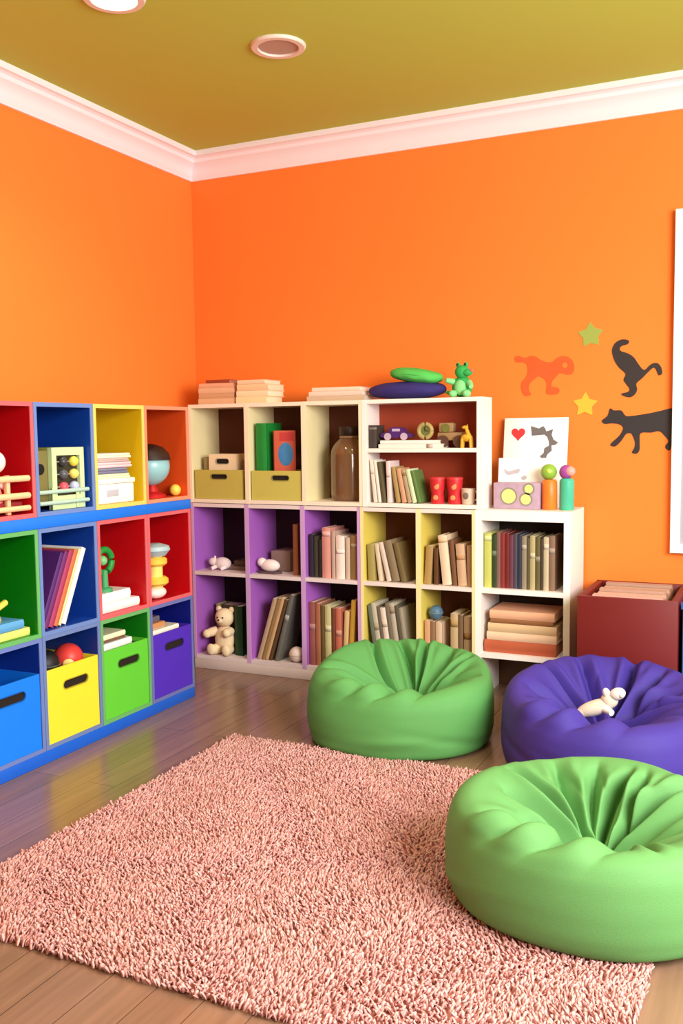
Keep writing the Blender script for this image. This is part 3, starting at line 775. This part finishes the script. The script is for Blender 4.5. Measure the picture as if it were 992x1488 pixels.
bm = BM(); sph(bm, (-.008, -.002, .098), .011, (1.5, .9, .8)); tube(bm, [(.001, 0, .1), (.003, 0, .112)], .0025, 6); obj('head', bm, ym, t)
for (x_, y_) in ((-.02, -.01), (.02, -.01), (-.02, .01), (.02, .01)):
    bm = BM(); tube(bm, [(x_, y_, .045), (x_ * 1.15, y_, 0)], [.008, .0065], 8); obj('leg', bm, ym, t)

# --- white two tier unit: lower tier
fB = .9465
g = 'books leaning in the white unit lower tier'
bl = [(.020, .215, (226, 214, 198), 'pale grey book leaning at left end of white unit lower tier', 1.2385), (.016, .212, (238, 226, 214), 'thin white book leaning second from left in white unit lower tier', None), (.022, .205, (92, 84, 56), 'dark olive book leaning third from left in white unit lower tier', None),
      (.024, .208, (232, 210, 208), 'pinkish white book leaning fourth from left in white unit lower tier', None), (.022, .180, (170, 142, 88), 'olive tan book leaning in middle of white unit lower tier', None), (.024, .172, (208, 156, 122), 'salmon book leaning in white unit lower tier, left of grey one', None),
      (.020, .166, (178, 152, 120), 'grey tan book leaning in white unit lower tier, right of salmon one', None), (.022, .170, (206, 222, 178), 'pale green book leaning second from right in white unit lower tier', None), (.018, .164, (96, 126, 66), 'green book leaning at right end of lower tier row', None)]
x_ = 1.260
for i, (t_, h, c, lab, _) in enumerate(bl):
    lean = (-6, -7, -8, -2, -9, -11, -12, -13, -14)[i]
    x_ += .0
    book('R', x_ + (0.0), .02, fB, t_, h, .12, c, lab, lean, g, band=(mixc(c, -.35) if i % 3 == 0 else None))
    x_ += t_ / math.cos(math.radians(lean)) + (.024 if i == 3 else (.0095 if i == 4 else .0052))
for i, (x_, lab) in enumerate(((1.588, 'red canister with orange spots, left of the pair in lower tier'), (1.676, 'red canister beside the small white mug in lower tier'))):
    t = thing('canister', lab, 'canister', (x_, FY + .05, fB), group='red canisters')
    bm = BM(); lathe(bm, [(0, 0), (.032, 0), (.034, .006), (.030, .05), (.036, .075), (.039, .1), (.039, .118), (0, .118)]); obj('body', bm, mat((204, 42, 48), .4, .05), t)
    bm = BM(); lathe(bm, [(0, .118), (.041, .118), (.041, .128), (.034, .131), (0, .131)]); obj('lid', bm, mat((214, 58, 60), .4), t)
    bm = BM(); sph(bm, (.006, -.0345, .086), .014, (1, .25, 1.2)); sph(bm, (.0, -.031, .03), .013, (1, .25, 1)); obj('spot', bm, mat((232, 150, 96), .5), t)
t = thing('mug', 'small white mug with grey patch at right of the red canisters', 'mug', (1.744, FY + .05, fB))
bm = BM(); lathe(bm, [(0, 0), (.028, 0), (.031, .008), (.034, .076), (.031, .076), (.028, .012), (0, .01)]); obj('cup', bm, mat((214, 190, 170), .4), t)
bm = BM(); tube(bm, [(.03 + .018 * math.sin(a) , .004, .04 + .022 * math.cos(a)) for a in np.linspace(0.1, PI - .1, 14)], .005, 8); obj('handle', bm, mat((214, 190, 170), .4), t)
bm = BM(); sph(bm, (-.002, -.032, .042), .014, (1, .25, 1.2)); obj('grey_patch', bm, mat((120, 104, 92), .5), t)

# --- purple unit, upper cells
fM = .546
def grey_toy(): pass
t = thing('plush_lamb', 'small white plush lamb lying in the upper left purple cell', 'toy', (.300, FY + .09, fM))
wm = mat((238, 220, 220), .9, .06, 30, .5, 300)
bm = BM(); sph(bm, (.01, 0, .036), .036, (1.5, .9, .95)); obj('body', bm, wm, t)
bm = BM(); sph(bm, (-.042, -.014, .045), .023, (1.2, .9, .95)); sph(bm, (-.03, -.014, .067), .008, (1, .7, 1.5)); obj('head', bm, wm, t)
for x_ in (-.02, .04):
    bm = BM(); tube(bm, [(x_, -.02, .02), (x_ - .015, -.045, .01)], [.012, .01], 8); obj('leg', bm, wm, t)
book('R', .362, .10, fM, .022, .14, .14, (112, 92, 78), 'taupe flat book beside plush lamb, lower one', 0, 'flat books beside the plush lamb', True)
book('R', .374, .11, fM + .0225, .030, .12, .12, (84, 66, 46), 'dark brown flat book beside plush lamb, upper one', 0, 'flat books beside the plush lamb', True)
book('R', .470, .12, fM + .053, .02, .10, .1, (78, 72, 44), 'small olive book standing in the upper left purple cell', 0, None)
t = thing('shoe', 'white toy shoe with dark sole in the upper middle purple cell', 'shoe', (.612, FY + .07, fM))
bm = BM(); sph(bm, (.014, 0, .042), .040, (1.45, .85, .85)); sph(bm, (-.034, -.004, .058), .026, (1.05, .95, .95)); obj('upper', bm, mat((244, 226, 222), .6), t)
bm = BM(); prism(bm, stadium(.01, 0, .14, .062), 0, .012); 
for v in bm.verts: v.co = Vector((v.co.x, v.co.z, v.co.y))
obj('sole', bm, mat((90, 66, 74), .7), t)
filler('R', .585, .12, fM, .112, .15, (150, 122, 112), 'grey brown box behind the toy shoe')
book('R', .778, .05, fM, .030, .272, .17, (150, 90, 54), 'brown book standing at right of the upper middle purple cell', 0, None)
g = 'books in the upper right purple cell'
for (x_, t_, h, c, lab, ln) in ((.884, .026, .225, (44, 34, 52), 'near black book at left of the upper right purple cell', 0), (.9125, .022, .215, (60, 58, 42), 'dark olive book next to the near black one', 0), (.936, .020, .20, (40, 28, 26), 'black brown book left of the pink one', 0),
        (.960, .050, .262, (214, 146, 134), 'pink book standing in the upper right purple cell', 0), (1.014, .022, .245, (196, 162, 146), 'grey pink book between the pink and white books', 0), (1.040, .050, .222, (244, 222, 212), 'thick white book in the upper right purple cell', 0), (1.094, .026, .215, (206, 180, 156), 'beige book right of thick white one in purple cell', 0), (1.124, .036, .228, (150, 116, 72), 'tan brown book at right of upper right purple cell', 0)):
    book('R', x_, .03, fM, t_, h, .17, c, lab, ln, g, band=(mixc(c, .3) if t_ > .03 else None))
# --- purple unit, lower cells
fL = .0775
t = thing('plush_bear', 'cream plush bear sitting in the lower left purple cell', 'toy', (.325, FY + .075, fL))
bmx = mat((246, 220, 182), .9, .06, 30, .5, 300)
bm = BM(); sph(bm, (0, 0, .085), .06, (1, .85, 1.3)); obj('body', bm, bmx, t)
bm = BM(); sph(bm, (.006, -.01, .205), .052, (1.05, .95, 1)); sph(bm, (.0, -.05, .195), .02, (1.1, .8, .8)); obj('head', bm, bmx, t)
for x_ in (-.036, .046):
    bm = BM(); sph(bm, (x_, 0, .248), .018, (1, .6, 1)); obj('ear', bm, bmx, t)
for x_ in (-.012, .022):
    bm = BM(); sph(bm, (x_, -.056, .212), .005); obj('eye', bm, mat((30, 20, 16), .3), t)
bm = BM(); sph(bm, (.002, -.067, .2), .006); obj('nose', bm, mat((60, 40, 34), .4), t)
for (a_, b_) in (((-.045, -.01, .13), (-.085, -.05, .115)), ((.045, -.01, .13), (.05, -.06, .13))):
    bm = BM(); tube(bm, [a_, tuple((p + q) / 2 + (0 if i_ else 0) for i_, (p, q) in enumerate(zip(a_, b_))), b_], [.024, .026, .022]); sph(bm, b_, .024); obj('arm', bm, bmx, t)
for x_ in (-.04, .04):
    bm = BM(); tube(bm, [(x_ * .7, 0, .03), (x_, -.05, .03), (x_ * 1.2, -.07, .032)], [.03, .029, .024]); sph(bm, (x_ * 1.2, -.072, .034), .026, (1, .6, 1.2)); obj('leg', bm, bmx, t)
book('R', .222, .15, fL, .030, .262, .1, (176, 160, 108), 'beige book standing left behind the plush bear', 0, None)
book('R', .262, .15, fL, .120, .262, .1, (86, 84, 40), 'thick olive green book standing behind the plush bear', 0, None)
book('R', .400, .06, fL, .050, .275, .17, (26, 56, 30), 'dark green book standing right of the plush bear', 0, None)
g = 'books leaning in the lower middle purple cell'
x_ = .558
for (t_, h, c, lab) in ((.024, .350, (190, 158, 128), 'beige book leaning left in lower middle purple cell'), (.020, .355, (150, 116, 76), 'brown tan book leaning second in lower middle purple cell'), (.020, .358, (204, 164, 120), 'light tan book leaning third in lower middle purple cell'), (.020, .35, (92, 66, 44), 'dark brown book leaning fourth in lower middle purple cell')):
    book('R', x_, .03, fL, t_, h, .18, c, lab, 17.5, g); x_ += t_ / math.cos(math.radians(17.5)) + .001
book('R', x_ + .016, .03, fL, .026, .375, .18, (108, 104, 98), 'grey patterned book leaning at right in lower middle purple cell', 15.5, g, band=(160, 158, 156))
bm = BM(); sph(bm, (0, 0, .042), .042); o = obj('toy_ball', bm, mat((226, 204, 192), .5)); o.location = (.790, FY + .05, fL); tag(o, 'small white ball in the lower middle purple cell', 'ball')
bm = BM(); tube(bm, [(.0425 * math.cos(a), .0425 * math.sin(a), .042) for a in np.linspace(0, 2 * PI, 29)], .0014, 6); obj('seam', bm, mat((190, 160, 150), .5), o)
g = 'books in the lower right purple cell'
for (x_, t_, h, c, lab, ln) in ((.878, .036, .335, (150, 84, 76), 'dusty red book at left of the lower right purple cell', 0), (.9165, .028, .33, (168, 104, 74), 'copper brown book next to the dusty red one', 0), (.947, .022, .32, (104, 84, 44), 'dark olive brown book left of the pale green one', 0), (.971, .036, .322, (200, 190, 136), 'pale olive book standing in lower right purple cell', 0), (1.009, .022, .31, (120, 66, 46), 'dark brown book between pale olive and terracotta books', 0),
        (1.033, .034, .312, (196, 110, 88), 'terracotta book standing in lower right purple cell', 0), (1.070, .026, .30, (222, 184, 130), 'cream tan book beside the mustard one', 3), (1.100, .026, .36, (206, 158, 56), 'tall mustard book leaning at right in lower right purple cell', 4)):
    book('R', x_, .03, fL, t_, h, .18, c, lab, ln, g, band=(mixc(c, .25) if t_ > .03 else None))
# --- yellow unit
g = 'books in the upper left yellow cell'
x_ = 1.222
for (t_, h, c, lab, ln, gap) in ((.040, .185, (164, 148, 86), 'olive tan book at left of the upper left yellow cell', -2, .018), (.022, .19, (222, 200, 172), 'thin cream book leaning in the upper left yellow cell', -7, .022), (.024, .20, (220, 200, 184), 'pale grey book leaning beside the thin cream one', -13, .006), (.040, .21, (138, 118, 92), 'thick grey brown book leaning in the upper left yellow cell', -13, .006), (.030, .20, (116, 96, 60), 'dark tan book leaning at right in the upper left yellow cell', -13, .004)):
    book('R', x_, .03, fM, t_, h, .17, c, lab, ln, g); x_ += t_ / math.cos(math.radians(ln)) + gap
g = 'books in the upper right yellow cell'
for (x_, t_, h, c, lab, ln) in ((1.522, .036, .19, (170, 136, 84), 'tan book at left of the upper right yellow cell', 4), (1.574, .022, .18, (96, 58, 32), 'dark brown book beside the tall cream one in yellow cell', 0), (1.620, .046, .245, (232, 206, 178), 'tall cream book leaning in the upper right yellow cell', -6), (1.672, .022, .225, (120, 80, 54), 'brown book right of the tall cream one in yellow cell', -5), (1.700, .044, .205, (206, 168, 136), 'pinkish tan book at right of the upper right yellow cell', -4), (1.7465, .026, .20, (176, 136, 100), 'light brown book against the right end of yellow cell', -1)):
    book('R', x_, .03, fM, t_, h, .17, c, lab, ln, g, band=(mixc(c, -.3) if t_ > .04 else None))
g = 'books leaning in the lower left yellow cell'
x_ = 1.262
for (t_, h, c, lab) in ((.020, .345, (104, 112, 100), 'dark grey green book leaning leftmost in the lower left yellow cell'), (.026, .355, (196, 186, 166), 'light grey book leaning second in the lower left yellow cell'), (.018, .34, (110, 98, 82), 'grey brown book leaning third in the lower left yellow cell'), (.028, .335, (232, 214, 200), 'white book leaning in the middle of the lower left yellow cell'), (.022, .36, (120, 108, 92), 'taupe book leaning fifth in the lower left yellow cell'), (.026, .36, (190, 178, 160), 'pale taupe book leaning sixth in the lower left yellow cell'), (.020, .35, (92, 84, 70), 'charcoal brown book leaning seventh in the lower left yellow cell'), (.022, .34, (160, 150, 130), 'greyish book leaning rightmost in the lower left yellow cell')):
    book('R', x_, .03, fL, t_, h, .17, c, lab, -8, g, band=(mixc(c, -.4) if t_ > .024 else None)); x_ += t_ / math.cos(math.radians(8)) + .0012
g = 'books in the lower right yellow cell'
for (x_, t_, h, c, lab, ln) in ((1.524, .030, .285, (214, 160, 126), 'salmon book at left of the lower right yellow cell', 0), (1.556, .024, .282, (150, 110, 80), 'brown book under the blue ball in yellow cell', 0), (1.582, .034, .280, (216, 184, 156), 'pale beige book under the blue ball in yellow cell', 0), (1.660, .038, .33, (196, 168, 128), 'tan book at right in the lower right yellow cell', 0), (1.700, .024, .325, (120, 92, 66), 'dark tan book next to the tan one in yellow cell', 0), (1.728, .036, .32, (160, 128, 94), 'light brown book rightmost in the lower right yellow cell', 0)):
    book('R', x_, .03, fL, t_, h, .17, c, lab, ln, g, band=(mixc(c, -.3) if t_ > .033 else None))
bm = BM(); sph(bm, (0, 0, .036), .036); o = obj('toy_ball', bm, mat((78, 110, 138), .45, .3, 40)); o.location = (1.568, FY + .075, fL + .285); tag(o, 'blue ball lying on books in the lower right yellow cell', 'ball')
bm = BM(); tube(bm, [(.0363 * math.cos(a), .0363 * math.sin(a), .036) for a in np.linspace(0, 2 * PI, 29)], .0014, 6); obj('seam', bm, mat((130, 150, 120), .5), o)
bm = BM(); sph(bm, (0, 0, .03), .03); o = obj('toy_ball', bm, mat((96, 98, 48), .45, .3, 40)); o.location = (1.628, FY + .06, fL + .1)
o.location = (1.638, FY + .06, fL); tag(o, 'olive ball on the cell floor beside tan book, lower right yellow cell', 'ball')

# --- low white unit
fW = .5485
g = 'books standing in the low white unit'
for (x_, t_, h, c, lab, ln) in ((1.829, .036, .262, (190, 192, 96), 'lime green book at left end of the low white unit row'), (1.867, .022, .255, (46, 62, 28), 'dark green book next to the lime one'), (1.890, .018, .268, (124, 94, 84), 'taupe book third from left in the low white unit'), (1.909, .020, .264, (132, 44, 44), 'maroon book fourth from left in the low white unit'), (1.930, .020, .262, (112, 28, 22), 'dark red book right of the maroon one'),
        (1.951, .020, .256, (104, 54, 68), 'wine purple book left of the slate blue ones'), (1.972, .018, .262, (72, 66, 82), 'slate book between wine and navy ones'), (1.991, .020, .256, (44, 48, 66), 'navy book in the low white unit'), (2.0125, .022, .252, (142, 130, 110), 'grey book right of the navy one'), (2.0355, .015, .246, (88, 78, 52), 'thin dark khaki book in the low white unit'),
        (2.0515, .024, .256, (176, 164, 118), 'pale khaki book in the low white unit'), (2.0765, .022, .25, (96, 86, 50), 'olive brown book right of pale khaki one'), (2.0995, .015, .244, (70, 56, 40), 'thin dark brown book left of the cream one'), (2.1155, .024, .252, (192, 180, 150), 'cream book near right end of the low white unit row'), (2.1405, .028, .258, (134, 104, 84), 'brown book at right end of the low white unit row')) and [tuple(list(q) + [0]) for q in (
        (1.829, .036, .262, (190, 192, 96), 'lime green book at left end of the low white unit row'), (1.867, .022, .255, (46, 62, 28), 'dark green book next to the lime one'), (1.890, .018, .268, (124, 94, 84), 'taupe book third from left in the low white unit'), (1.909, .020, .264, (132, 44, 44), 'maroon book fourth from left in the low white unit'), (1.930, .020, .262, (112, 28, 22), 'dark red book right of the maroon one'),
        (1.951, .020, .256, (104, 54, 68), 'wine purple book left of the slate blue ones'), (1.972, .018, .262, (72, 66, 82), 'slate book between wine and navy ones'), (1.991, .020, .256, (44, 48, 66), 'navy book in the low white unit'), (2.0125, .022, .252, (142, 130, 110), 'grey book right of the navy one'), (2.0355, .015, .246, (88, 78, 52), 'thin dark khaki book in the low white unit'),
        (2.0515, .024, .256, (176, 164, 118), 'pale khaki book in the low white unit'), (2.0765, .022, .25, (96, 86, 50), 'olive brown book right of pale khaki one'), (2.0995, .015, .244, (70, 56, 40), 'thin dark brown book left of the cream one'), (2.1155, .024, .252, (192, 180, 150), 'cream book near right end of the low white unit row'), (2.1405, .028, .258, (134, 104, 84), 'brown book at right end of the low white unit row'))]:
    book('R', x_, .035, fW, t_, h, .2, c, lab, ln, g, band=(mixc(c, .3) if t_ > .0215 else None))
fX = .2345
pile([(.060, .345, .0, (186, 92, 62), 'thick rust red flat book at bottom of pile in low white unit'), (.040, .336, .012, (238, 200, 168), 'cream flat book second from bottom in low white unit pile'), (.042, .330, .018, (222, 188, 146), 'beige flat book in middle of low white unit pile'), (.022, .30, .030, (150, 100, 64), 'thin brown flat book under the top one in low white unit pile'), (.040, .312, .026, (236, 178, 144), 'peach flat book topping the pile in low white unit')], 1.832, .03, fX, 'flat books in the low white unit', .22)

# --- on the low white unit
zW = .9237
t = thing('poster_card', 'tall white card with red heart and grey marks leaning on wall', 'poster', (1.855, -.105, zW), rx=math.radians(-9))
bm = BM(); box(bm, 0, .316, 0, .012, 0, .442, .002); obj('card', bm, mat((250, 246, 242), .6, .015), t)
MARK = [(0.134, 0.401), (0.153, 0.395), (0.174, 0.388), (0.195, 0.4), (0.205, 0.388), (0.211, 0.373), (0.244, 0.384), (0.238, 0.357), (0.248, 0.333), (0.272, 0.318), (0.257, 0.306), (0.239, 0.303), (0.242, 0.278), (0.221, 0.26), (0.215, 0.242), (0.196, 0.236), (0.184, 0.251), (0.202, 0.266), (0.205, 0.291), (0.227, 0.303), (0.226, 0.321), (0.217, 0.345), (0.202, 0.357), (0.177, 0.355), (0.14, 0.352)]
bm = BM(); prism(bm, MARK, -.0015, .0); obj('grey_marks', bm, mat((108, 102, 104), .6), t, False)
hp = []
for k in range(36):
    a = 2 * PI * k / 36
    hp.append((.072 + .00215 * 16 * math.sin(a) ** 3, .363 + .00225 * (13 * math.cos(a) - 5 * math.cos(2 * a) - 2 * math.cos(3 * a) - math.cos(4 * a))))
bm = BM(); prism(bm, hp, -.0015, .0); obj('heart', bm, mat((208, 50, 54), .6), t, False)
t = thing('card', 'smaller white card with faint grey scribble in front of tall card', 'card', (1.853, -.165, zW), rx=math.radians(-7))
bm = BM(); box(bm, 0, .243, 0, .008, 0, .243, .002); obj('sheet', bm, mat((248, 246, 244), .6, .015), t)
bm = BM(); prism(bm, smooth_loop([(.03, .190), (.05, .178), (.075, .184), (.105, .190), (.103, .172), (.08, .165), (.05, .160), (.034, .170)], 3), -.0012, 0); prism(bm, smooth_loop([(.115, .150), (.135, .158), (.142, .146), (.13, .136), (.118, .138)], 3), -.0012, 0); obj('scribble', bm, mat((186, 176, 184), .6), t, False)
t = thing('gift_box', 'mauve grey patterned box with yellow circles before the white cards', 'box', (1.859, FY + .085, zW))
bm = BM(); box(bm, 0, .224, 0, .07, 0, .126, .004); obj('body', bm, mat((176, 150, 170), .6, .25, 28), t)
for (x_, z_, r_) in ((.075, .062, .034), (.158, .048, .024), (.172, .098, .020)):
    bm = BM(); lathe(bm, [(0, 0), (r_, 0), (r_, .0015), (0, .0015)], seg=26); o = obj('yellow_circle', bm, mat((240, 226, 132), .5), t); o.location = (x_, 0, z_); o.rotation_euler = (PI / 2, 0, 0)
    bm = BM(); lathe(bm, [(r_, 0), (r_ + .008, 0), (r_ + .008, .0012), (r_, .0012)], seg=26); o = obj('grey_ring', bm, mat((140, 132, 120), .5), t); o.location = (x_, 0, z_); o.rotation_euler = (PI / 2, 0, 0)
t = thing('bottle', 'orange bottle with round green stopper on the low white unit', 'bottle', (2.122, FY + .12, zW), group='bottles on the low white unit')
bm = BM(); lathe(bm, [(0, 0), (.032, 0), (.035, .004), (.035, .132), (.028, .142), (0, .144)]); obj('body', bm, mat((240, 122, 40), .4), t)
bm = BM(); sph(bm, (-.004, 0, .178), .038); obj('stopper', bm, mat((138, 180, 66), .4, .1, 20), t)
bm = BM(); sph(bm, (.002, -.033, .182), .011, (1, .4, 1)); obj('dot', bm, mat((226, 226, 96), .4), t)
t = thing('bottle', 'teal bottle with purple and pink stopper on the low white unit', 'bottle', (2.203, FY + .12, zW), group='bottles on the low white unit')
bm = BM(); lathe(bm, [(0, 0), (.031, 0), (.034, .004), (.034, .138), (.026, .148), (0, .15)]); obj('body', bm, mat((74, 184, 150), .4), t)
bm = BM(); sph(bm, (-.004, 0, .178), .034, (.95, 1, 1)); obj('stopper', bm, mat((160, 74, 160), .4), t)
bm = BM(); sph(bm, (.018, -.012, .182), .024); obj('pink_dot', bm, mat((234, 160, 150), .4), t)

# --- wall decals
def decal(name, label, pts, rgb, holes=(), n=3):
    bm = BM(); prism(bm, smooth_loop(pts, n) if n > 1 else pts, -.003, 0, holes)
    o = obj(name, bm, mat(rgb, .6, .04), smooth=False); tag(o, label, 'wall decal', 'wall decals'); return o
CAT = [(2.445, 1.714), (2.427, 1.722), (2.404, 1.721), (2.38, 1.706), (2.367, 1.677), (2.372, 1.645), (2.383, 1.617), (2.402, 1.589), (2.431, 1.56), (2.422, 1.533), (2.436, 1.51), (2.45, 1.489), (2.443, 1.475), (2.412, 1.467), (2.426, 1.455), (2.455, 1.449), (2.477, 1.465), (2.485, 1.487), (2.481, 1.513), (2.505, 1.535), (2.53, 1.561), (2.554, 1.583), (2.567, 1.578), (2.579, 1.55), (2.587, 1.548), (2.597, 1.558), (2.591, 1.586), (2.576, 1.604), (2.556, 1.605), (2.539, 1.595), (2.515, 1.575), (2.49, 1.603), (2.468, 1.636), (2.441, 1.656), (2.409, 1.668), (2.403, 1.682), (2.414, 1.693), (2.438, 1.699)]
PAN = [(2.323, 1.341), (2.35, 1.364), (2.361, 1.399), (2.379, 1.389), (2.413, 1.388), (2.429, 1.367), (2.449, 1.36), (2.529, 1.37), (2.59, 1.382), (2.637, 1.393), (2.72, 1.402), (2.78, 1.39), (2.80, 1.34), (2.78, 1.28), (2.70, 1.262), (2.652, 1.235), (2.636, 1.198), (2.619, 1.205), (2.616, 1.219), (2.629, 1.241), (2.609, 1.269), (2.587, 1.287), (2.552, 1.281), (2.504, 1.279), (2.5, 1.238), (2.5, 1.201), (2.487, 1.182), (2.465, 1.187), (2.476, 1.21), (2.478, 1.238), (2.466, 1.27), (2.457, 1.279), (2.437, 1.275), (2.415, 1.243), (2.388, 1.217), (2.365, 1.222), (2.374, 1.238), (2.406, 1.268), (2.423, 1.303), (2.405, 1.322), (2.369, 1.327), (2.337, 1.325)]
LION = [(1.896, 1.663), (1.919, 1.668), (1.948, 1.656), (1.973, 1.665), (1.998, 1.662), (2.023, 1.645), (2.056, 1.631), (2.085, 1.632), (2.105, 1.649), (2.133, 1.658), (2.166, 1.648), (2.186, 1.622), (2.188, 1.589), (2.178, 1.57), (2.154, 1.567), (2.122, 1.576), (2.102, 1.56), (2.081, 1.533), (2.081, 1.513), (2.114, 1.503), (2.118, 1.487), (2.102, 1.473), (2.061, 1.475), (2.053, 1.489), (2.057, 1.526), (2.044, 1.55), (2.015, 1.564), (1.991, 1.548), (1.97, 1.528), (1.968, 1.496), (1.978, 1.475), (1.949, 1.469), (1.932, 1.497), (1.93, 1.534), (1.953, 1.562), (1.963, 1.594), (1.955, 1.627), (1.932, 1.636), (1.902, 1.638)]
decal('animal_decal', 'black wall decal of an animal tumbling head down, tail curled', CAT, (48, 40, 40))
decal('animal_decal', 'black wall decal of a walking cat cut by the white board', PAN, (46, 40, 42))
decal('animal_decal', 'dark orange wall decal of a standing animal with round eye', LION, (226, 90, 36), [[(2.146 + .014 * math.cos(2 * PI * k / 16), 1.613 + .014 * math.sin(2 * PI * k / 16)) for k in range(16)]])
def star(cx, cz, R, r, rot):
    return [(cx + (R if k % 2 == 0 else r) * math.cos(PI / 2 + rot + k * PI / 5), cz + (R if k % 2 == 0 else r) * math.sin(PI / 2 + rot + k * PI / 5)) for k in range(10)]
decal('star_decal', 'pale green star wall decal above the dark orange animal', star(2.266, 1.751, .062, .037, .05), (154, 168, 76), n=2)
decal('star_decal', 'yellow star wall decal below the pale green star', star(2.243, 1.419, .062, .034, -.03), (236, 180, 56), n=2)

# --- white board on the wall at right
t = thing('whiteboard', 'white framed board hanging on the orange wall at right edge', 'board', (2.648, -.004, .718))
bw, bh = 1.05, 1.575
bm = BM(); prism(bm, [(0, 0), (bw, 0), (bw, bh), (0, bh)], -.034, 0, [[(.042, .042), (bw - .042, .042), (bw - .042, bh - .042), (.042, bh - .042)]]); obj('frame', bm, mat((248, 240, 238), .45, .02), t, False)
bm = BM(); box(bm, .042, bw - .042, -.018, -.006, .042, bh - .042); obj('panel', bm, mat((172, 165, 174), .35, .02), t, False)

# --- red crate with papers and blue bin
t = thing('storage_crate', 'dark red open crate of papers standing beside the low white unit', 'crate', (2.318, -.53, 0))
cm = mat((110, 25, 25), .5, .06, 8)
cw, cd, ch = .418, .48, .575
bm = BM(); box(bm, 0, cw, 0, .02, 0, ch, .003); obj('front_panel', bm, cm, t)
bm = BM(); box(bm, 0, cw, cd - .02, cd, 0, ch, .003); obj('back_panel', bm, cm, t)
for x_ in (0, cw - .03):
    bm = BM(); box(bm, x_, x_ + .03, .0205, cd - .0205, 0, ch - .001, .003); obj('side_panel', bm, cm, t)
bm = BM(); box(bm, .031, cw - .031, .021, cd - .021, 0, .02); obj('bottom', bm, cm, t, False)
y_ = .026; cs = [(196, 132, 116), (170, 120, 96), (190, 140, 116), (160, 112, 88), (186, 132, 108), (168, 128, 98), (150, 104, 82)]
lb = ['frontmost', 'second from front', 'third from front', 'middle', 'third from back', 'second from back', 'rearmost']
for i, c in enumerate(cs):
    h_ = .558 - .004 * (i % 3); w_ = .30 - .006 * (i % 2); th = .056
    e = thing('paper_folder', 'pale pink brown paper folder in the red crate, ' + lb[i], 'folder', (2.318 + .055, -.53 + y_, .0205), group='paper folders in the red crate')
    bm = BM(); box(bm, 0, w_, 0, .003, 0, h_ - .012); box(bm, 0, w_, th - .003, th, 0, h_ - .012); box(bm, 0, w_, .003, th - .003, 0, .003); obj('cover', bm, mat(c, .8), e, False)
    bm = BM(); box(bm, .004, w_ - .004, .004, th - .004, .004, h_ - .004 * ((i * 2) % 3)); obj('sheets', bm, mat(mixc(c, .25), .85, .12, 50), e, False)
    y_ += th + .002
t = thing('storage_bin', 'blue bin cut by right edge of photo beside the red crate', 'storage bin', (2.752, -.50, 0))
bm = BM(); B_ = mat((22, 96, 170), .5)
box(bm, 0, .40, 0, .012, 0, .555, .003); box(bm, 0, .40, .388, .40, 0, .555, .003); box(bm, 0, .012, .0125, .3875, 0, .555); box(bm, .388, .40, .0125, .3875, 0, .555); box(bm, .0125, .3875, .0125, .3875, 0, .012)
obj('body', bm, B_, t, False)
bm = BM(); prism(bm, [(-.006, .54), (.406, .54), (.406, .57), (-.006, .57)], -.006, -.0002); obj('rim', bm, B_, t, False)

# ------------------------------------------------------------------ light
w = bpy.data.worlds.new('World'); SC.world = w; w.use_nodes = True
bg = w.node_tree.nodes['Background']
bg.inputs['Color'].default_value = (1.0, .965, .93, 1); bg.inputs['Strength'].default_value = 0.95
def lamp(name, typ, loc, rot, energy, color=(1, 1, 1), **kw):
    d = bpy.data.lights.new(name, typ); d.energy = energy; d.color = color
    for k, v in kw.items(): setattr(d, k, v)
    o = bpy.data.objects.new(name, d); COL.objects.link(o); o.location = loc; o.rotation_euler = rot; return o
def aim(o, target):
    d = Vector(target) - o.location; o.rotation_euler = d.to_track_quat('-Z', 'Y').to_euler()
win = lamp('window_daylight', 'AREA', (4.65, -3.2, 1.9), (0, 0, 0), 180, (1, .97, .93), shape='RECTANGLE', size=2.2, size_y=1.4)
aim(win, (1.2, -1.7, .4))
for i, (x, y) in enumerate(((0.887, -1.783), (2.4, -1.783), (2.4, -3.5))):  # first sits at the lit fitting; other two are unseen, added for top light
    lamp('top_spot', 'SPOT', (x, y, HC - .03), (0, 0, 0), 44, (1, .93, .82), spot_size=2.5, spot_blend=.9, shadow_soft_size=.10)

# ------------------------------------------------------------------ camera
r_ = Vector((0.904212, 0.426911, -0.012137)); u_ = Vector((-0.025173, 0.081642, 0.996344)); f_ = Vector((-0.426341, 0.900601, -0.084568))
cd_ = bpy.data.cameras.new('camera'); cam = bpy.data.objects.new('camera', cd_); COL.objects.link(cam)
cam.matrix_world = Matrix(((r_.x, u_.x, -f_.x, 3.12878), (r_.y, u_.y, -f_.y, -4.64489), (r_.z, u_.z, -f_.z, 1.3), (0, 0, 0, 1)))
cd_.sensor_fit = 'HORIZONTAL'; cd_.sensor_width = 36; cd_.lens = 49.509; cd_.clip_start = .05
SC.camera = cam
vs = SC.view_settings
vs.view_transform = 'Standard'; vs.look = 'None'; vs.exposure = 0.28; vs.gamma = 1.0; vs.use_curve_mapping = False
